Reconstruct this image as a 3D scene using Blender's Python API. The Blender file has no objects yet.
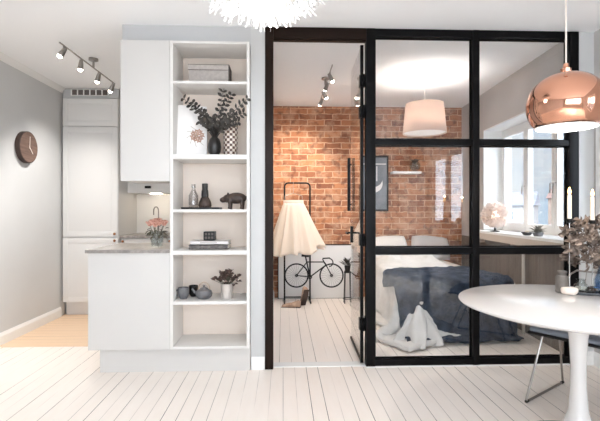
import bpy, bmesh, math, random
import numpy as np
from mathutils import Vector, Matrix
random.seed(7)
PI = math.pi
S = bpy.context.scene
C = S.collection

# ---------------------------------------------------------------- camera model
TH = math.radians(2.2); F = 440.0; EZ = 1.205; HY = 210.5
AX = (math.sin(TH), math.cos(TH)); RT = (math.cos(TH), -math.sin(TH))
def ray(px, py):
    t = (px-300)/F
    return (AX[0]+t*RT[0], AX[1]+t*RT[1], (HY-py)/F)
def atY(px, py, Y):
    d = ray(px, py); k = Y/d[1]; return Vector((d[0]*k, Y, EZ+d[2]*k))
def atZ(px, py, Z):
    d = ray(px, py); k = (Z-EZ)/d[2]; return Vector((d[0]*k, d[1]*k, Z))
def atD(px, py, D):
    d = ray(px, py); return Vector((d[0]*D, d[1]*D, EZ+d[2]*D))

# ---------------------------------------------------------------- materials
def lin(c):
    r = []
    for v in c[:3]:
        v = v/255.0
        r.append(v/12.92 if v <= 0.04045 else ((v+0.055)/1.055)**2.4)
    return (r[0], r[1], r[2], 1)
M = {}
def mat(name, col, rough=0.5, metal=0.0, var=None, vscale=8.0, bump=0.0, bscale=60.0,
        emit=None, estr=0.0, trans=0.0, spec=0.5, sub=None, coat=0.0, stretch=None):
    m = bpy.data.materials.new(name); m.use_nodes = True
    nt = m.node_tree; N = nt.nodes; L = nt.links
    b = N['Principled BSDF']
    b.inputs['Base Color'].default_value = lin(col)
    b.inputs['Roughness'].default_value = rough
    b.inputs['Metallic'].default_value = metal
    b.inputs['Specular IOR Level'].default_value = spec
    b.inputs['Transmission Weight'].default_value = trans
    b.inputs['Coat Weight'].default_value = coat
    tc = N.new('ShaderNodeTexCoord')
    vec = tc.outputs['Object']
    if stretch:
        mp = N.new('ShaderNodeMapping'); mp.inputs['Scale'].default_value = stretch
        L.new(vec, mp.inputs['Vector']); vec = mp.outputs['Vector']
    if var:
        n = N.new('ShaderNodeTexNoise'); n.inputs['Scale'].default_value = vscale
        n.inputs['Detail'].default_value = 5
        L.new(vec, n.inputs['Vector'])
        r = N.new('ShaderNodeValToRGB')
        r.color_ramp.elements[0].position = 0.35; r.color_ramp.elements[1].position = 0.65
        r.color_ramp.elements[0].color = lin(col); r.color_ramp.elements[1].color = lin(var)
        L.new(n.outputs['Fac'], r.inputs['Fac']); L.new(r.outputs['Color'], b.inputs['Base Color'])
    if bump:
        n2 = N.new('ShaderNodeTexNoise'); n2.inputs['Scale'].default_value = bscale
        n2.inputs['Detail'].default_value = 4
        L.new(vec, n2.inputs['Vector'])
        bp = N.new('ShaderNodeBump'); bp.inputs['Strength'].default_value = bump
        bp.inputs['Distance'].default_value = 0.01
        L.new(n2.outputs['Fac'], bp.inputs['Height']); L.new(bp.outputs['Normal'], b.inputs['Normal'])
    if emit:
        b.inputs['Emission Color'].default_value = lin(emit); b.inputs['Emission Strength'].default_value = estr
    if sub:     # thin translucent sheet
        tr = N.new('ShaderNodeBsdfTranslucent'); tr.inputs['Color'].default_value = lin(col)
        mx = N.new('ShaderNodeMixShader'); mx.inputs['Fac'].default_value = sub
        L.new(b.outputs['BSDF'], mx.inputs[1]); L.new(tr.outputs['BSDF'], mx.inputs[2])
        L.new(mx.outputs['Shader'], N['Material Output'].inputs['Surface'])
    M[name] = m
    return m

mat('wall_white', (226,226,224), .9, bump=.05, bscale=180, var=(221,221,219), vscale=1.5)
mat('wall_grey', (203,204,204), .9, bump=.05, bscale=180, var=(198,199,199), vscale=1.5)
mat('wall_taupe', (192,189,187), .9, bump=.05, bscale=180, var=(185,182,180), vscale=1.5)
mat('wall_bulkhead', (194,195,196), .9, bump=.05, bscale=180)
mat('ceiling', (248,249,250), .95, bump=.03, bscale=150)
mat('trim_white', (236,236,234), .45)
mat('cabinet_white', (208,206,203), .5, bump=.02, bscale=200)
mat('tower_white', (224,222,219), .5, bump=.02, bscale=200)
mat('cabinet_cream', (220,219,217), .45)
mat('shelf_back', (236,223,211), .6)
mat('worktop', (128,122,118), .35, var=(158,152,146), vscale=30)
mat('worktop_glare', (206,198,190), .2, var=(188,180,172), vscale=30)  # same stone made paler: glare on the top put into its colour
mat('black_steel', (12,11,12), .35, spec=.12)
mat('steel_warm_lit', (34,23,18), .4, spec=.12)  # black steel with the warm light on it painted in as brown
mat('chrome', (190,188,186), .15, metal=1)
mat('nickel', (165,160,155), .28, metal=1)
mat('brass', (150,105,75), .3, metal=1)
mat('black_paint', (14,13,13), .4, spec=.3)
mat('black_ceramic', (16,14,14), .35, var=(34,30,28), vscale=20)
mat('walnut', (92,70,60), .55, var=(116,92,80), vscale=6, stretch=(1,1,9), bump=.1, bscale=40)
mat('walnut_dark', (58,42,36), .55)
mat('hand_white', (225,215,205), .5)
mat('bulb', (255,250,240), .5, emit=(255,240,220), estr=10)
mat('bulb_soft', (255,250,240), .5, emit=(255,244,228), estr=6)
mat('bulb_dim', (255,250,240), .5, emit=(255,236,214), estr=1.2)
mat('feather', (242,230,222), .9, sub=.25)
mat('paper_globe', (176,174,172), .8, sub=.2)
mat('flame', (255,225,170), .5, emit=(255,196,120), estr=5)
mat('shade_fabric', (226,208,196), .9, sub=.3, bump=.2, bscale=300, stretch=(1,1,.05))
mat('paper_white', (238,238,238), .8, sub=.25)
mat('canvas', (250,248,246), .8, var=(244,241,239), vscale=5)
mat('rose_paint', (160,122,108), .8, var=(206,172,156), vscale=30)
mat('stem_paint', (150,140,120), .8)
mat('leaf_dark', (34,30,27), .6, var=(74,68,62), vscale=25)
mat('leaf_green', (70,72,58), .55, var=(104,98,82), vscale=30)
mat('leaf_plum', (82,62,58), .55, var=(120,100,90), vscale=30)
mat('leaf_dry', (74,60,52), .7, var=(150,134,122), vscale=26)
mat('rose_pink', (205,140,124), .7, var=(250,208,190), vscale=55)
mat('box_grey', (188,181,176), .75, bump=.15, bscale=120, var=(176,169,164), vscale=40)
mat('box_dark', (98,90,86), .7)
mat('bear_wood', (44,33,28), .5, var=(82,64,54), vscale=20, bump=.3, bscale=60)
mat('book_dark', (76,72,72), .6, var=(120,114,110), vscale=50)
mat('book_white', (238,234,232), .6)
mat('book_page', (228,222,212), .8)
mat('stoneware', (120,120,122), .45, var=(88,88,92), vscale=12)
mat('wicker', (196,172,150), .7)
mat('silver', (214,208,202), .35, metal=.6, bump=.3, bscale=60)
mat('peach_tulle', (250,238,224), .9, sub=.35, bump=.25, bscale=70, stretch=(1,1,.1))
mat('peach_band', (244,222,204), .6)
mat('shoe_tan', (186,156,134), .6, var=(150,122,104), vscale=20)
mat('duvet_white', (218,216,214), .9, bump=.7, bscale=18, var=(208,205,202), vscale=5)
mat('navy_cloth', (30,40,55), .95, bump=1.0, bscale=22, var=(54,66,84), vscale=14, spec=.1)
mat('valance', (170,158,148), .9, bump=.2, bscale=80)
mat('pillow', (222,216,210), .9, bump=.2, bscale=60)
mat('pillow_grey', (186,182,180), .9, bump=.2, bscale=60)
mat('table_white', (212,210,208), .22, coat=.3)
mat('candle', (240,232,218), .6, sub=.25)
mat('pot_grey', (104,99,94), .6, var=(92,87,82), vscale=30, bump=.1, bscale=90)
mat('pot_blush', (232,220,210), .6)
mat('tray_black', (26,26,30), .12)
mat('cushion_grey', (118,124,134), .85, bump=.2, bscale=120)
mat('board', (216,215,214), .6)
mat('ink', (30,30,32), .7)
mat('ink_grey', (120,120,122), .7)
mat('stone_sill', (232,230,227), .4)
mat('bench_front', (196,182,170), .6)
mat('plaster_out', (100,100,101), .9)
mat('plaster_ochre', (98,86,78), .9)
mat('roof_slate', (84,87,94), .8)
mat('roof_red', (88,68,62), .8)
mat('pane_dark', (60,66,74), .2)
mat('tile_white', (238,235,230), .25)
mat('pipe_white', (196,188,180), .4)

def glass(name, tint=(1,1,1), rough=0.0, base=0.04):
    m = bpy.data.materials.new(name); m.use_nodes = True
    nt = m.node_tree; N = nt.nodes; L = nt.links
    N.remove(N['Principled BSDF'])
    lw = N.new('ShaderNodeLayerWeight'); lw.inputs['Blend'].default_value = .5
    pw = N.new('ShaderNodeMath'); pw.operation = 'POWER'; pw.inputs[1].default_value = 5
    ml = N.new('ShaderNodeMath'); ml.operation = 'MULTIPLY_ADD'; ml.inputs[1].default_value = 1-base; ml.inputs[2].default_value = base
    L.new(lw.outputs['Facing'], pw.inputs[0]); L.new(pw.outputs[0], ml.inputs[0])
    tr = N.new('ShaderNodeBsdfTransparent'); tr.inputs['Color'].default_value = (*tint, 1)
    gl = N.new('ShaderNodeBsdfGlossy'); gl.inputs['Roughness'].default_value = rough
    mx = N.new('ShaderNodeMixShader')
    L.new(ml.outputs[0], mx.inputs['Fac']); L.new(tr.outputs[0], mx.inputs[1]); L.new(gl.outputs[0], mx.inputs[2])
    L.new(mx.outputs[0], N['Material Output'].inputs['Surface'])
    M[name] = m
glass('glass', (.985,.99,.99))
glass('glass_vase', (.9,.92,.92), base=.08)
glass('glass_blue', (.72,.82,.92), base=.08)
glass('glass_smoke', (.86,.85,.85), base=.1)

def brick_mat():
    m = bpy.data.materials.new('brick'); m.use_nodes = True
    nt = m.node_tree; N = nt.nodes; L = nt.links; b = N['Principled BSDF']
    tc = N.new('ShaderNodeTexCoord')
    sx = N.new('ShaderNodeSeparateXYZ'); cx = N.new('ShaderNodeCombineXYZ')
    L.new(tc.outputs['Object'], sx.inputs[0]); L.new(sx.outputs['X'], cx.inputs['X']); L.new(sx.outputs['Z'], cx.inputs['Y'])
    wn = N.new('ShaderNodeTexNoise'); wn.inputs['Scale'].default_value = 9; wn.inputs['Detail'].default_value = 2
    L.new(cx.outputs[0], wn.inputs['Vector'])
    vm = N.new('ShaderNodeVectorMath'); vm.operation = 'MULTIPLY_ADD'
    vm.inputs[1].default_value = (.03,.03,0); L.new(wn.outputs['Color'], vm.inputs[0]); L.new(cx.outputs[0], vm.inputs[2])
    br = N.new('ShaderNodeTexBrick'); L.new(vm.outputs[0], br.inputs['Vector'])
    br.inputs['Scale'].default_value = 1; br.inputs['Brick Width'].default_value = .235
    br.inputs['Row Height'].default_value = .08; br.inputs['Mortar Size'].default_value = .0075
    br.inputs['Mortar Smooth'].default_value = .3; br.inputs['Bias'].default_value = 0
    br.inputs['Color1'].default_value = lin((196,134,96)); br.inputs['Color2'].default_value = lin((142,90,66))
    br.inputs['Mortar'].default_value = lin((214,176,146))
    # per-brick worn plaster and dark stains
    n1 = N.new('ShaderNodeTexNoise'); n1.inputs['Scale'].default_value = 5.5; n1.inputs['Detail'].default_value = 6; n1.inputs['Roughness'].default_value=.65
    L.new(cx.outputs[0], n1.inputs['Vector'])
    r1 = N.new('ShaderNodeValToRGB'); r1.color_ramp.elements[0].position=.48; r1.color_ramp.elements[1].position=.68
    r1.color_ramp.elements[0].color=(0,0,0,1); r1.color_ramp.elements[1].color=(.6,.6,.6,1)
    L.new(n1.outputs['Fac'], r1.inputs['Fac'])
    m1 = N.new('ShaderNodeMix'); m1.data_type='RGBA'; m1.inputs[7].default_value = lin((220,186,158))
    L.new(r1.outputs['Color'], m1.inputs[0]); L.new(br.outputs['Color'], m1.inputs[6])
    n2 = N.new('ShaderNodeTexNoise'); n2.inputs['Scale'].default_value = 11; n2.inputs['Detail'].default_value = 5
    L.new(tc.outputs['Object'], n2.inputs['Vector'])
    r2 = N.new('ShaderNodeValToRGB'); r2.color_ramp.elements[0].position=.52; r2.color_ramp.elements[1].position=.68
    r2.color_ramp.elements[0].color=(0,0,0,1); r2.color_ramp.elements[1].color=(.7,.7,.7,1)
    L.new(n2.outputs['Fac'], r2.inputs['Fac'])
    m2 = N.new('ShaderNodeMix'); m2.data_type='RGBA'; m2.inputs[7].default_value = lin((104,64,50))
    L.new(r2.outputs['Color'], m2.inputs[0]); L.new(m1.outputs[2], m2.inputs[6])
    L.new(m2.outputs[2], b.inputs['Base Color'])
    b.inputs['Roughness'].default_value = .9
    bp = N.new('ShaderNodeBump'); bp.inputs['Strength'].default_value=.8; bp.inputs['Distance'].default_value=.012
    inv = N.new('ShaderNodeMath'); inv.operation='SUBTRACT'; inv.inputs[0].default_value=1; L.new(br.outputs['Fac'], inv.inputs[1])
    ad = N.new('ShaderNodeMath'); ad.operation='MULTIPLY_ADD'; ad.inputs[1].default_value=.7
    L.new(n1.outputs['Fac'], ad.inputs[0]); L.new(inv.outputs[0], ad.inputs[2])
    L.new(ad.outputs[0], bp.inputs['Height']); L.new(bp.outputs['Normal'], b.inputs['Normal'])
    M['brick'] = m
brick_mat()

def board_mat(name, c1, c2, seam, w, L0, along='Y', off=0.0):
    m = bpy.data.materials.new(name); m.use_nodes = True
    nt = m.node_tree; N = nt.nodes; L = nt.links; b = N['Principled BSDF']
    tc = N.new('ShaderNodeTexCoord')
    sx = N.new('ShaderNodeSeparateXYZ'); cx = N.new('ShaderNodeCombineXYZ')
    L.new(tc.outputs['Object'], sx.inputs[0])
    ad = N.new('ShaderNodeMath'); ad.operation='ADD'; ad.inputs[1].default_value = off
    L.new(sx.outputs['X' if along=='Y' else 'Y'], ad.inputs[0])
    L.new(sx.outputs['Y' if along=='Y' else 'X'], cx.inputs['X']); L.new(ad.outputs[0], cx.inputs['Y'])
    br = N.new('ShaderNodeTexBrick'); L.new(cx.outputs[0], br.inputs['Vector'])
    br.inputs['Scale'].default_value=1; br.inputs['Brick Width'].default_value=L0; br.inputs['Row Height'].default_value=w
    br.inputs['Mortar Size'].default_value=.0022; br.inputs['Mortar Smooth'].default_value=.2
    br.offset=.37; br.offset_frequency=3
    br.inputs['Color1'].default_value=lin(c1); br.inputs['Color2'].default_value=lin(c2); br.inputs['Mortar'].default_value=lin(seam)
    # seams vary in darkness from board to board
    fl = N.new('ShaderNodeMath'); fl.operation='MULTIPLY'; fl.inputs[1].default_value=1/w; L.new(ad.outputs[0], fl.inputs[0])
    rd = N.new('ShaderNodeMath'); rd.operation='ROUND'; L.new(fl.outputs[0], rd.inputs[0])
    wn = N.new('ShaderNodeTexWhiteNoise'); wn.noise_dimensions='1D'; L.new(rd.outputs[0], wn.inputs['W'])
    no = N.new('ShaderNodeTexNoise'); no.inputs['Scale'].default_value=2.2; no.inputs['Detail'].default_value=3
    L.new(tc.outputs['Object'], no.inputs['Vector'])
    mu = N.new('ShaderNodeMath'); mu.operation='MULTIPLY_ADD'; mu.inputs[1].default_value=1.2; mu.inputs[2].default_value=-.35
    L.new(no.outputs['Fac'], mu.inputs[0])
    m3 = N.new('ShaderNodeMath'); m3.operation='ADD'; m3.use_clamp=True; L.new(mu.outputs[0], m3.inputs[0]);
    w2 = N.new('ShaderNodeMath'); w2.operation='MULTIPLY_ADD'; w2.inputs[1].default_value=.9; w2.inputs[2].default_value=-.15; L.new(wn.outputs['Value'], w2.inputs[0]); L.new(w2.outputs[0], m3.inputs[1])
    sf = N.new('ShaderNodeMath'); sf.operation='MULTIPLY'; L.new(br.outputs['Fac'], sf.inputs[0]); L.new(m3.outputs[0], sf.inputs[1])
    bc = N.new('ShaderNodeTexNoise'); bc.inputs['Scale'].default_value=3.5; bc.inputs['Detail'].default_value=8; bc.inputs['Roughness'].default_value=.7
    mp = N.new('ShaderNodeMapping'); mp.inputs['Scale'].default_value=(1,6,1); L.new(cx.outputs[0], mp.inputs[0]); L.new(mp.outputs[0], bc.inputs['Vector'])
    mm = N.new('ShaderNodeMix'); mm.data_type='RGBA'; mm.inputs[6].default_value=lin(c1); mm.inputs[7].default_value=lin(c2)
    L.new(bc.outputs['Fac'], mm.inputs[0])
    me = N.new('ShaderNodeMix'); me.data_type='RGBA'; me.inputs[7].default_value=lin(seam)
    L.new(sf.outputs[0], me.inputs[0]); L.new(mm.outputs[2], me.inputs[6]); L.new(me.outputs[2], b.inputs['Base Color'])
    b.inputs['Roughness'].default_value=.42
    bp = N.new('ShaderNodeBump'); bp.inputs['Strength'].default_value=.35; bp.inputs['Distance'].default_value=.003; bp.invert=True
    L.new(br.outputs['Fac'], bp.inputs['Height']); L.new(bp.outputs['Normal'], b.inputs['Normal'])
    M[name]=m
board_mat('boards_white', (251,244,237), (242,231,221), (84,68,60), .088, 60.0)
board_mat('boards_bedroom', (248,241,235), (238,229,221), (88,72,62), .098, 60.0, off=.03)
board_mat('boards_kitchen', (240,212,182), (228,194,160), (110,84,64), .10, 60.0, along='X')  # same boards as the main room, warm lamp light put into the colour

# ---------------------------------------------------------------- mesh builder
class MB:
    def __init__(s): s.bm = bmesh.new()
    def box(s, a, b, bev=0.0, rot=None, piv=None, seg=2):
        a, b = Vector(a), Vector(b)
        lo = Vector([min(a[i],b[i]) for i in range(3)]); hi = Vector([max(a[i],b[i]) for i in range(3)])
        r = bmesh.ops.create_cube(s.bm, size=1.0); vs = r['verts']
        c = (lo+hi)/2; d = hi-lo
        for v in vs: v.co = Vector((v.co.x*d.x, v.co.y*d.y, v.co.z*d.z))+c
        if bev > 0:
            es = list({e for v in vs for e in v.link_edges})
            o = bmesh.ops.bevel(s.bm, geom=es, offset=min(bev, .45*min(d)), segments=seg, affect='EDGES', profile=.7)
            vs = list({v for f in o['faces'] for v in f.verts} | {v for v in vs if v.is_valid})
        if rot is not None:
            p = Vector(piv) if piv else c
            for v in vs: v.co = rot @ (v.co-p)+p
        return s
    def quad(s, pts):
        vs = [s.bm.verts.new(p) for p in pts]; s.bm.faces.new(vs); return s
    def prism(s, pts, dvec):
        dvec = Vector(dvec)
        a = [s.bm.verts.new(Vector(p)) for p in pts]; b = [s.bm.verts.new(Vector(p)+dvec) for p in pts]
        n = len(pts)
        s.bm.faces.new(a); s.bm.faces.new(b[::-1])
        for i in range(n): s.bm.faces.new([a[i], b[i], b[(i+1)%n], a[(i+1)%n]][::-1])
        return s
    def tube(s, pts, r, n=10, caps=True):
        pts = [Vector(p) for p in pts]
        if not hasattr(r, '__len__'): r = [r]*len(pts)
        rings = []; up = None
        for i, p in enumerate(pts):
            t = (pts[min(i+1,len(pts)-1)]-pts[max(i-1,0)]).normalized()
            if up is None:
                up = Vector((0,0,1)) if abs(t.z) < .9 else Vector((1,0,0))
            u = (up - t*up.dot(t))
            if u.length < 1e-5: u = Vector((1,0,0))-t*t.x
            u.normalize(); w = t.cross(u); up = u
            rings.append([s.bm.verts.new(p+(u*math.cos(2*PI*k/n)+w*math.sin(2*PI*k/n))*r[i]) for k in range(n)])
        for a, b in zip(rings, rings[1:]):
            for k in range(n): s.bm.faces.new([a[k], a[(k+1)%n], b[(k+1)%n], b[k]])
        if caps:
            s.bm.faces.new(rings[0][::-1]); s.bm.faces.new(rings[-1])
        return s
    def lathe(s, prof, c=(0,0,0), n=28, axis='Z', fn=None):
        c = Vector(c); rings = []
        for (r, h) in prof:
            ring = []
            for k in range(n):
                a = 2*PI*k/n; rr = r*(fn(a, h) if fn else 1)
                x, y = rr*math.cos(a), rr*math.sin(a)
                p = {'Z': (x,y,h), 'X': (h,x,y), 'Y': (x,h,y)}[axis]
                ring.append(s.bm.verts.new(Vector(p)+c))
            rings.append(ring)
        for a, b in zip(rings, rings[1:]):
            for k in range(n): s.bm.faces.new([a[k], a[(k+1)%n], b[(k+1)%n], b[k]])
        if prof[0][0] > 1e-4: s.bm.faces.new(rings[0][::-1])
        if prof[-1][0] > 1e-4: s.bm.faces.new(rings[-1])
        return s
    def ball(s, c, r, seg=14, sc=(1,1,1)):
        m = Matrix.Translation(Vector(c)) @ Matrix.Diagonal((r*sc[0], r*sc[1], r*sc[2], 1))
        bmesh.ops.create_uvsphere(s.bm, u_segments=seg, v_segments=max(6,seg//2), radius=1, matrix=m); return s
    def leaf(s, p, d, nrm, l, w, cup=.25):
        d = Vector(d).normalized(); nrm = Vector(nrm); sd = d.cross(nrm)
        if sd.length < 1e-4: sd = d.cross(Vector((.3,.5,.8)))
        sd.normalize(); up = sd.cross(d); p = Vector(p)
        prof = [(0,.08),(.25,.75),(.55,1),(.8,.7),(1,.06)]
        L = []; R = []; Mi = []
        for t, k in prof:
            c0 = p+d*l*t - up*(l*.18*t*t)
            Mi.append(s.bm.verts.new(c0)); L.append(s.bm.verts.new(c0+sd*w*.5*k+up*w*cup*k)); R.append(s.bm.verts.new(c0-sd*w*.5*k+up*w*cup*k))
        for i in range(len(prof)-1):
            s.bm.faces.new([L[i], L[i+1], Mi[i+1], Mi[i]]); s.bm.faces.new([Mi[i], Mi[i+1], R[i+1], R[i]])
        return s
    def build(s, name, m, parent=None, world=True, smooth=True, mods=None):
        me = bpy.data.meshes.new(name)
        if parent is not None and world:
            bmesh.ops.transform(s.bm, matrix=WM(parent).inverted(), verts=s.bm.verts)
        s.bm.normal_update()
        s.bm.to_mesh(me); s.bm.free()
        me.materials.append(M[m] if isinstance(m, str) else m)
        if smooth:
            me.shade_smooth(); me.set_sharp_from_angle(angle=math.radians(38))
        o = bpy.data.objects.new(name, me); C.objects.link(o)
        if parent is not None: o.parent = parent
        if mods: mods(o)
        return o
def WM(o):
    m = Matrix.LocRotScale(o.location, o.rotation_euler, o.scale)
    return WM(o.parent) @ m if o.parent else m
def recalc(mb):
    bmesh.ops.recalc_face_normals(mb.bm, faces=mb.bm.faces); return mb
def solid(th, sub=0, off=0):
    def f(o):
        md = o.modifiers.new('solid', 'SOLIDIFY'); md.thickness = th; md.offset = off
        if sub:
            q = o.modifiers.new('sub', 'SUBSURF'); q.levels = sub; q.render_levels = sub
    return f
def tag(o, label=None, cat=None, group=None, kind=None):
    if label: o['label'] = label
    if cat: o['category'] = cat
    if group: o['group'] = group
    if kind: o['kind'] = kind
    return o
def thing(name, label, cat, loc, group=None, rz=0):
    o = bpy.data.objects.new(name, None); C.objects.link(o)
    o.empty_display_size = .1
    o.location = loc; o.rotation_euler = (0,0,rz)
    return tag(o, label, cat, group)
def struct(o): o['kind'] = 'structure'; return o
def copy_thing(root, loc, label, rz=None):
    c = root.copy(); C.objects.link(c); c.location = loc; c['label'] = label
    if rz is not None: c.rotation_euler = (0,0,rz)
    for ch in root.children:
        d = ch.copy(); C.objects.link(d); d.parent = c
        for g in ch.children:
            e = g.copy(); C.objects.link(e); e.parent = d
    return c

H = 2.6; HB = 2.65; YG = 3.35; YB = 6.1; XL = -2.53; XR = 2.43; YREAR = -2.6; YK = 5.75
T = .12
# ---------------------------------------------------------------- room shell
struct(MB().box((XL-T, YREAR-T, -.1), (XR+.35, YG+.1, 0)).build('floor', 'boards_white', smooth=False))
# floor pieces: kitchen and bedroom boards, threshold strip
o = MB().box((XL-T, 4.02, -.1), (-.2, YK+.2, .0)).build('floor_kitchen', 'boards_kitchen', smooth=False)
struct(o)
struct(MB().box((XL-T, YG+.1, -.1), (-.2, 4.02, .0)).build('floor_passage', 'boards_white', smooth=False))
struct(MB().box((-.2, YG+.1, -.1), (2.6, YB+.1, .0)).build('floor_bedroom', 'boards_bedroom', smooth=False))
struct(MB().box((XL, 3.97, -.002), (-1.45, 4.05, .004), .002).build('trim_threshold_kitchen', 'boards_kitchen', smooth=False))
struct(MB().box((-.077, YG+.03, -.002), (.70, YG+.13, .006), .003).build('trim_threshold_bedroom', 'trim_white', smooth=False))
struct(MB().box((XL-T, YREAR-T, H), (XR+.35, YG+.06, H+.12)).build('ceiling', 'ceiling', smooth=False))
struct(MB().box((XL-T, YG+.06, H), (-.2, YK+T, H+.12)).build('ceiling_kitchen', 'ceiling', smooth=False))
struct(MB().box((-.2, YG+.06, HB), (2.6, YB+T, HB+.12)).build('ceiling_bedroom', 'ceiling', smooth=False))
struct(MB().box((XL-T, YREAR-T, 0), (XL, YK+T, H)).build('wall_left', 'wall_grey', smooth=False))
struct(MB().box((XL, YK, 0), (-.25, YK+T, H)).build('wall_kitchen_back', 'tile_white', smooth=False))
struct(MB().box((-.245, YG, 0), (-.137, YB, HB)).build('wall_divider', 'wall_grey', smooth=False))
struct(MB().box((-.245, YB, 0), (2.62, YB+T, HB)).build('wall_brick', 'brick', smooth=False))
struct(MB().box((-1.205, YG, 2.453), (-.245, YG+.3, H)).build('wall_bulkhead', 'wall_bulkhead', smooth=False))
struct(MB().box((2.31, YG, 0), (XR+.02, YG+.07, HB)).build('wall_stub', 'wall_grey', smooth=False))
# cornice along left wall
struct(MB().prism([(XL, YREAR, H), (XL+.05, YREAR, H), (XL+.035, YREAR, H-.02), (XL, YREAR, H-.05)], (0, YK-YREAR, 0)).build('trim_cornice_left', 'trim_white', smooth=False))
def baseboard(name, a, b, n, h=.105):
    # a,b: floor points; n: outward normal
    a, b, n = Vector(a), Vector(b), Vector(n).normalized()
    t = .016; e = Vector((0,0,1))
    pts = [a, a+n*t, a+n*t+e*(h-.03), a+n*(t*.6)+e*(h-.012), a+n*(t*.35)+e*h, a+e*h]
    m = MB().prism(pts, b-a); recalc(m); struct(m.build(name, 'trim_white', smooth=False))
baseboard('baseboard_left', (XL, YREAR, 0), (XL, 5.1, 0), (1,0,0), .11)
baseboard('baseboard_pillar', (-.24, YG, 0), (-.14, YG, 0), (0,-1,0), .095)
baseboard('baseboard_divider', (-.137, YG+.1, 0), (-.137, YB, 0), (1,0,0))
baseboard('baseboard_right', (XR, YREAR, 0), (XR, YG, 0), (-1,0,0))
baseboard('baseboard_stub', (2.32, YG, 0), (XR, YG, 0), (0,-1,0))

# --- main room right wall with two windows
def wall_with_holes(name, x0, x1, ya, yb, z0, z1, holes, m):
    mb = MB(); ys = ya
    for (h0, h1, s0, s1) in holes:
        if h0 > ys: mb.box((x0, ys, z0), (x1, h0, z1))
        mb.box((x0, h0, z0), (x1, h1, s0)); mb.box((x0, h0, s1), (x1, h1, z1)); ys = h1
    mb.box((x0, ys, z0), (x1, yb, z1))
    return struct(mb.build(name, m, smooth=False))
W1 = (-.7, .92, .95, 2.12); W2 = (2.74, 3.24, .95, 2.08)
wall_with_holes('wall_right', XR, XR+.18, YREAR, YG, 0, H, [W1, W2], 'wall_taupe')
def casement(name, P, n, w, z0, z1, leaves=2, casing=True, th=.06):
    """P(u, o, z): window plane coordinates; u along, o outwards"""
    t = struct(thing(name, None, None, P(0,0,z0)))
    def bx(mb, u0, u1, o0, o1, za, zb):
        pts = [P(u0,o0,za), P(u1,o0,za), P(u1,o1,za), P(u0,o1,za)]
        mb.prism(pts, (0,0,zb-za))
    m = MB(); f = .045
    bx(m, 0, f, 0, th, z0, z1); bx(m, w-f, w, 0, th, z0, z1); bx(m, f, w-f, 0, th, z0, z0+f); bx(m, f, w-f, 0, th, z1-f, z1)
    recalc(m); m.build('window_frame', 'trim_white', t, smooth=False)
    lw = (w-2*f)/leaves
    for i in range(leaves):
        a = f+i*lw; b = a+lw; g = .05
        m = MB(); za, zb = z0+f, z1-f
        bx(m, a+.003, a+g, -.012, th-.02, za, zb); bx(m, b-g, b-.003, -.012, th-.02, za, zb)
        bx(m, a+g, b-g, -.012, th-.02, za, za+g); bx(m, a+g, b-g, -.012, th-.02, zb-g, zb)
        recalc(m); sash = m.build('sash', 'trim_white', t, smooth=False)
        m = MB(); bx(m, a+g-.005, b-g+.005, .012, .018, za+g-.005, zb-g+.005); recalc(m)
        m.build('pane', 'glass', sash, smooth=False)
        hd = MB(); hu = b-g*.5 if i == 0 else a+g*.5; zc = (z0+z1)/2-.1
        hd.tube([P(hu,-.012,zc), P(hu,-.04,zc), P(hu,-.045,zc-.1)], .007, 8)
        tag(hd.build('window_handle', 'chrome', t), 'chrome window handle')
    return t
for nm, W in (('window_2', W1), ('window_3', W2)):
    casement(nm, (lambda W: lambda u, o, z: Vector((XR+.08+o, W[0]+u, z)))(W), None, W[1]-W[0], W[2], W[3], leaves=2 if W is W1 else 1)
    m = MB(); c = .07
    m.box((XR-.015, W[0]-c, W[2]-c), (XR+.01, W[0], W[3]+c)); m.box((XR-.015, W[1], W[2]-c), (XR+.01, W[1]+c, W[3]+c))
    m.box((XR-.015, W[0], W[3]), (XR+.01, W[1], W[3]+c))
    struct(m.build('trim_2' if nm == 'window_2' else 'trim_3', 'trim_white', smooth=False))
    m = MB().box((XR-.12, W[0]+.001, W[2]-.03), (XR+.08, W[1]-.001, W[2]-.0), .006)
    struct(m.build('trim_sill', 'stone_sill', smooth=False))
# --- rear wall behind the camera with a wide window
mb = MB(); RW0, RW1, RZ0, RZ1 = -1.9, 1.9, .75, 2.3
mb.box((XL, YREAR-T, 0), (RW0, YREAR, H)).box((RW1, YREAR-T, 0), (XR, YREAR, H)).box((RW0, YREAR-T, 0), (RW1, YREAR, RZ0)).box((RW0, YREAR-T, RZ1), (RW1, YREAR, H))
struct(mb.build('wall_rear', 'wall_white', smooth=False))
casement('window_4', lambda u, o, z: Vector((RW0+u, YREAR-.03-o, z)), None, RW1-RW0, RZ0, RZ1, leaves=4)

# --- bedroom right wall (slightly out of square) with window recess
A = Vector((2.36, YG+.06, 0)); B = Vector((2.51, YB, 0)); dd = (B-A).normalized(); LW = (B-A).length
nn = Vector((dd.y, -dd.x, 0))
def RWp(s, o, z): return Vector((A.x+dd.x*s+nn.x*o, A.y+dd.y*s+nn.y*o, z))
def s_at(px, o):     # where the sight line at column px meets the plane at offset o
    d = ray(px, HY); q = Vector((d[0], d[1], 0)); p0 = RWp(0, o, 0)
    # k*q = p0 + s*dd
    det = q.x*(-dd.y)+dd.x*q.y
    k = (p0.x*(-dd.y)+dd.x*p0.y)/det; P = q*k
    return (P-p0).dot(dd)
sR1 = LW-.78   # far end of recess
sR0 = .12
zr0, zr1 = .90, 2.19
def rbx(mb, s0, s1, o0, o1, z0, z1): mb.prism([RWp(s0,o0,z0), RWp(s1,o0,z0), RWp(s1,o1,z0), RWp(s0,o1,z0)], (0,0,z1-z0))
OW = .24
mb = MB()
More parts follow.
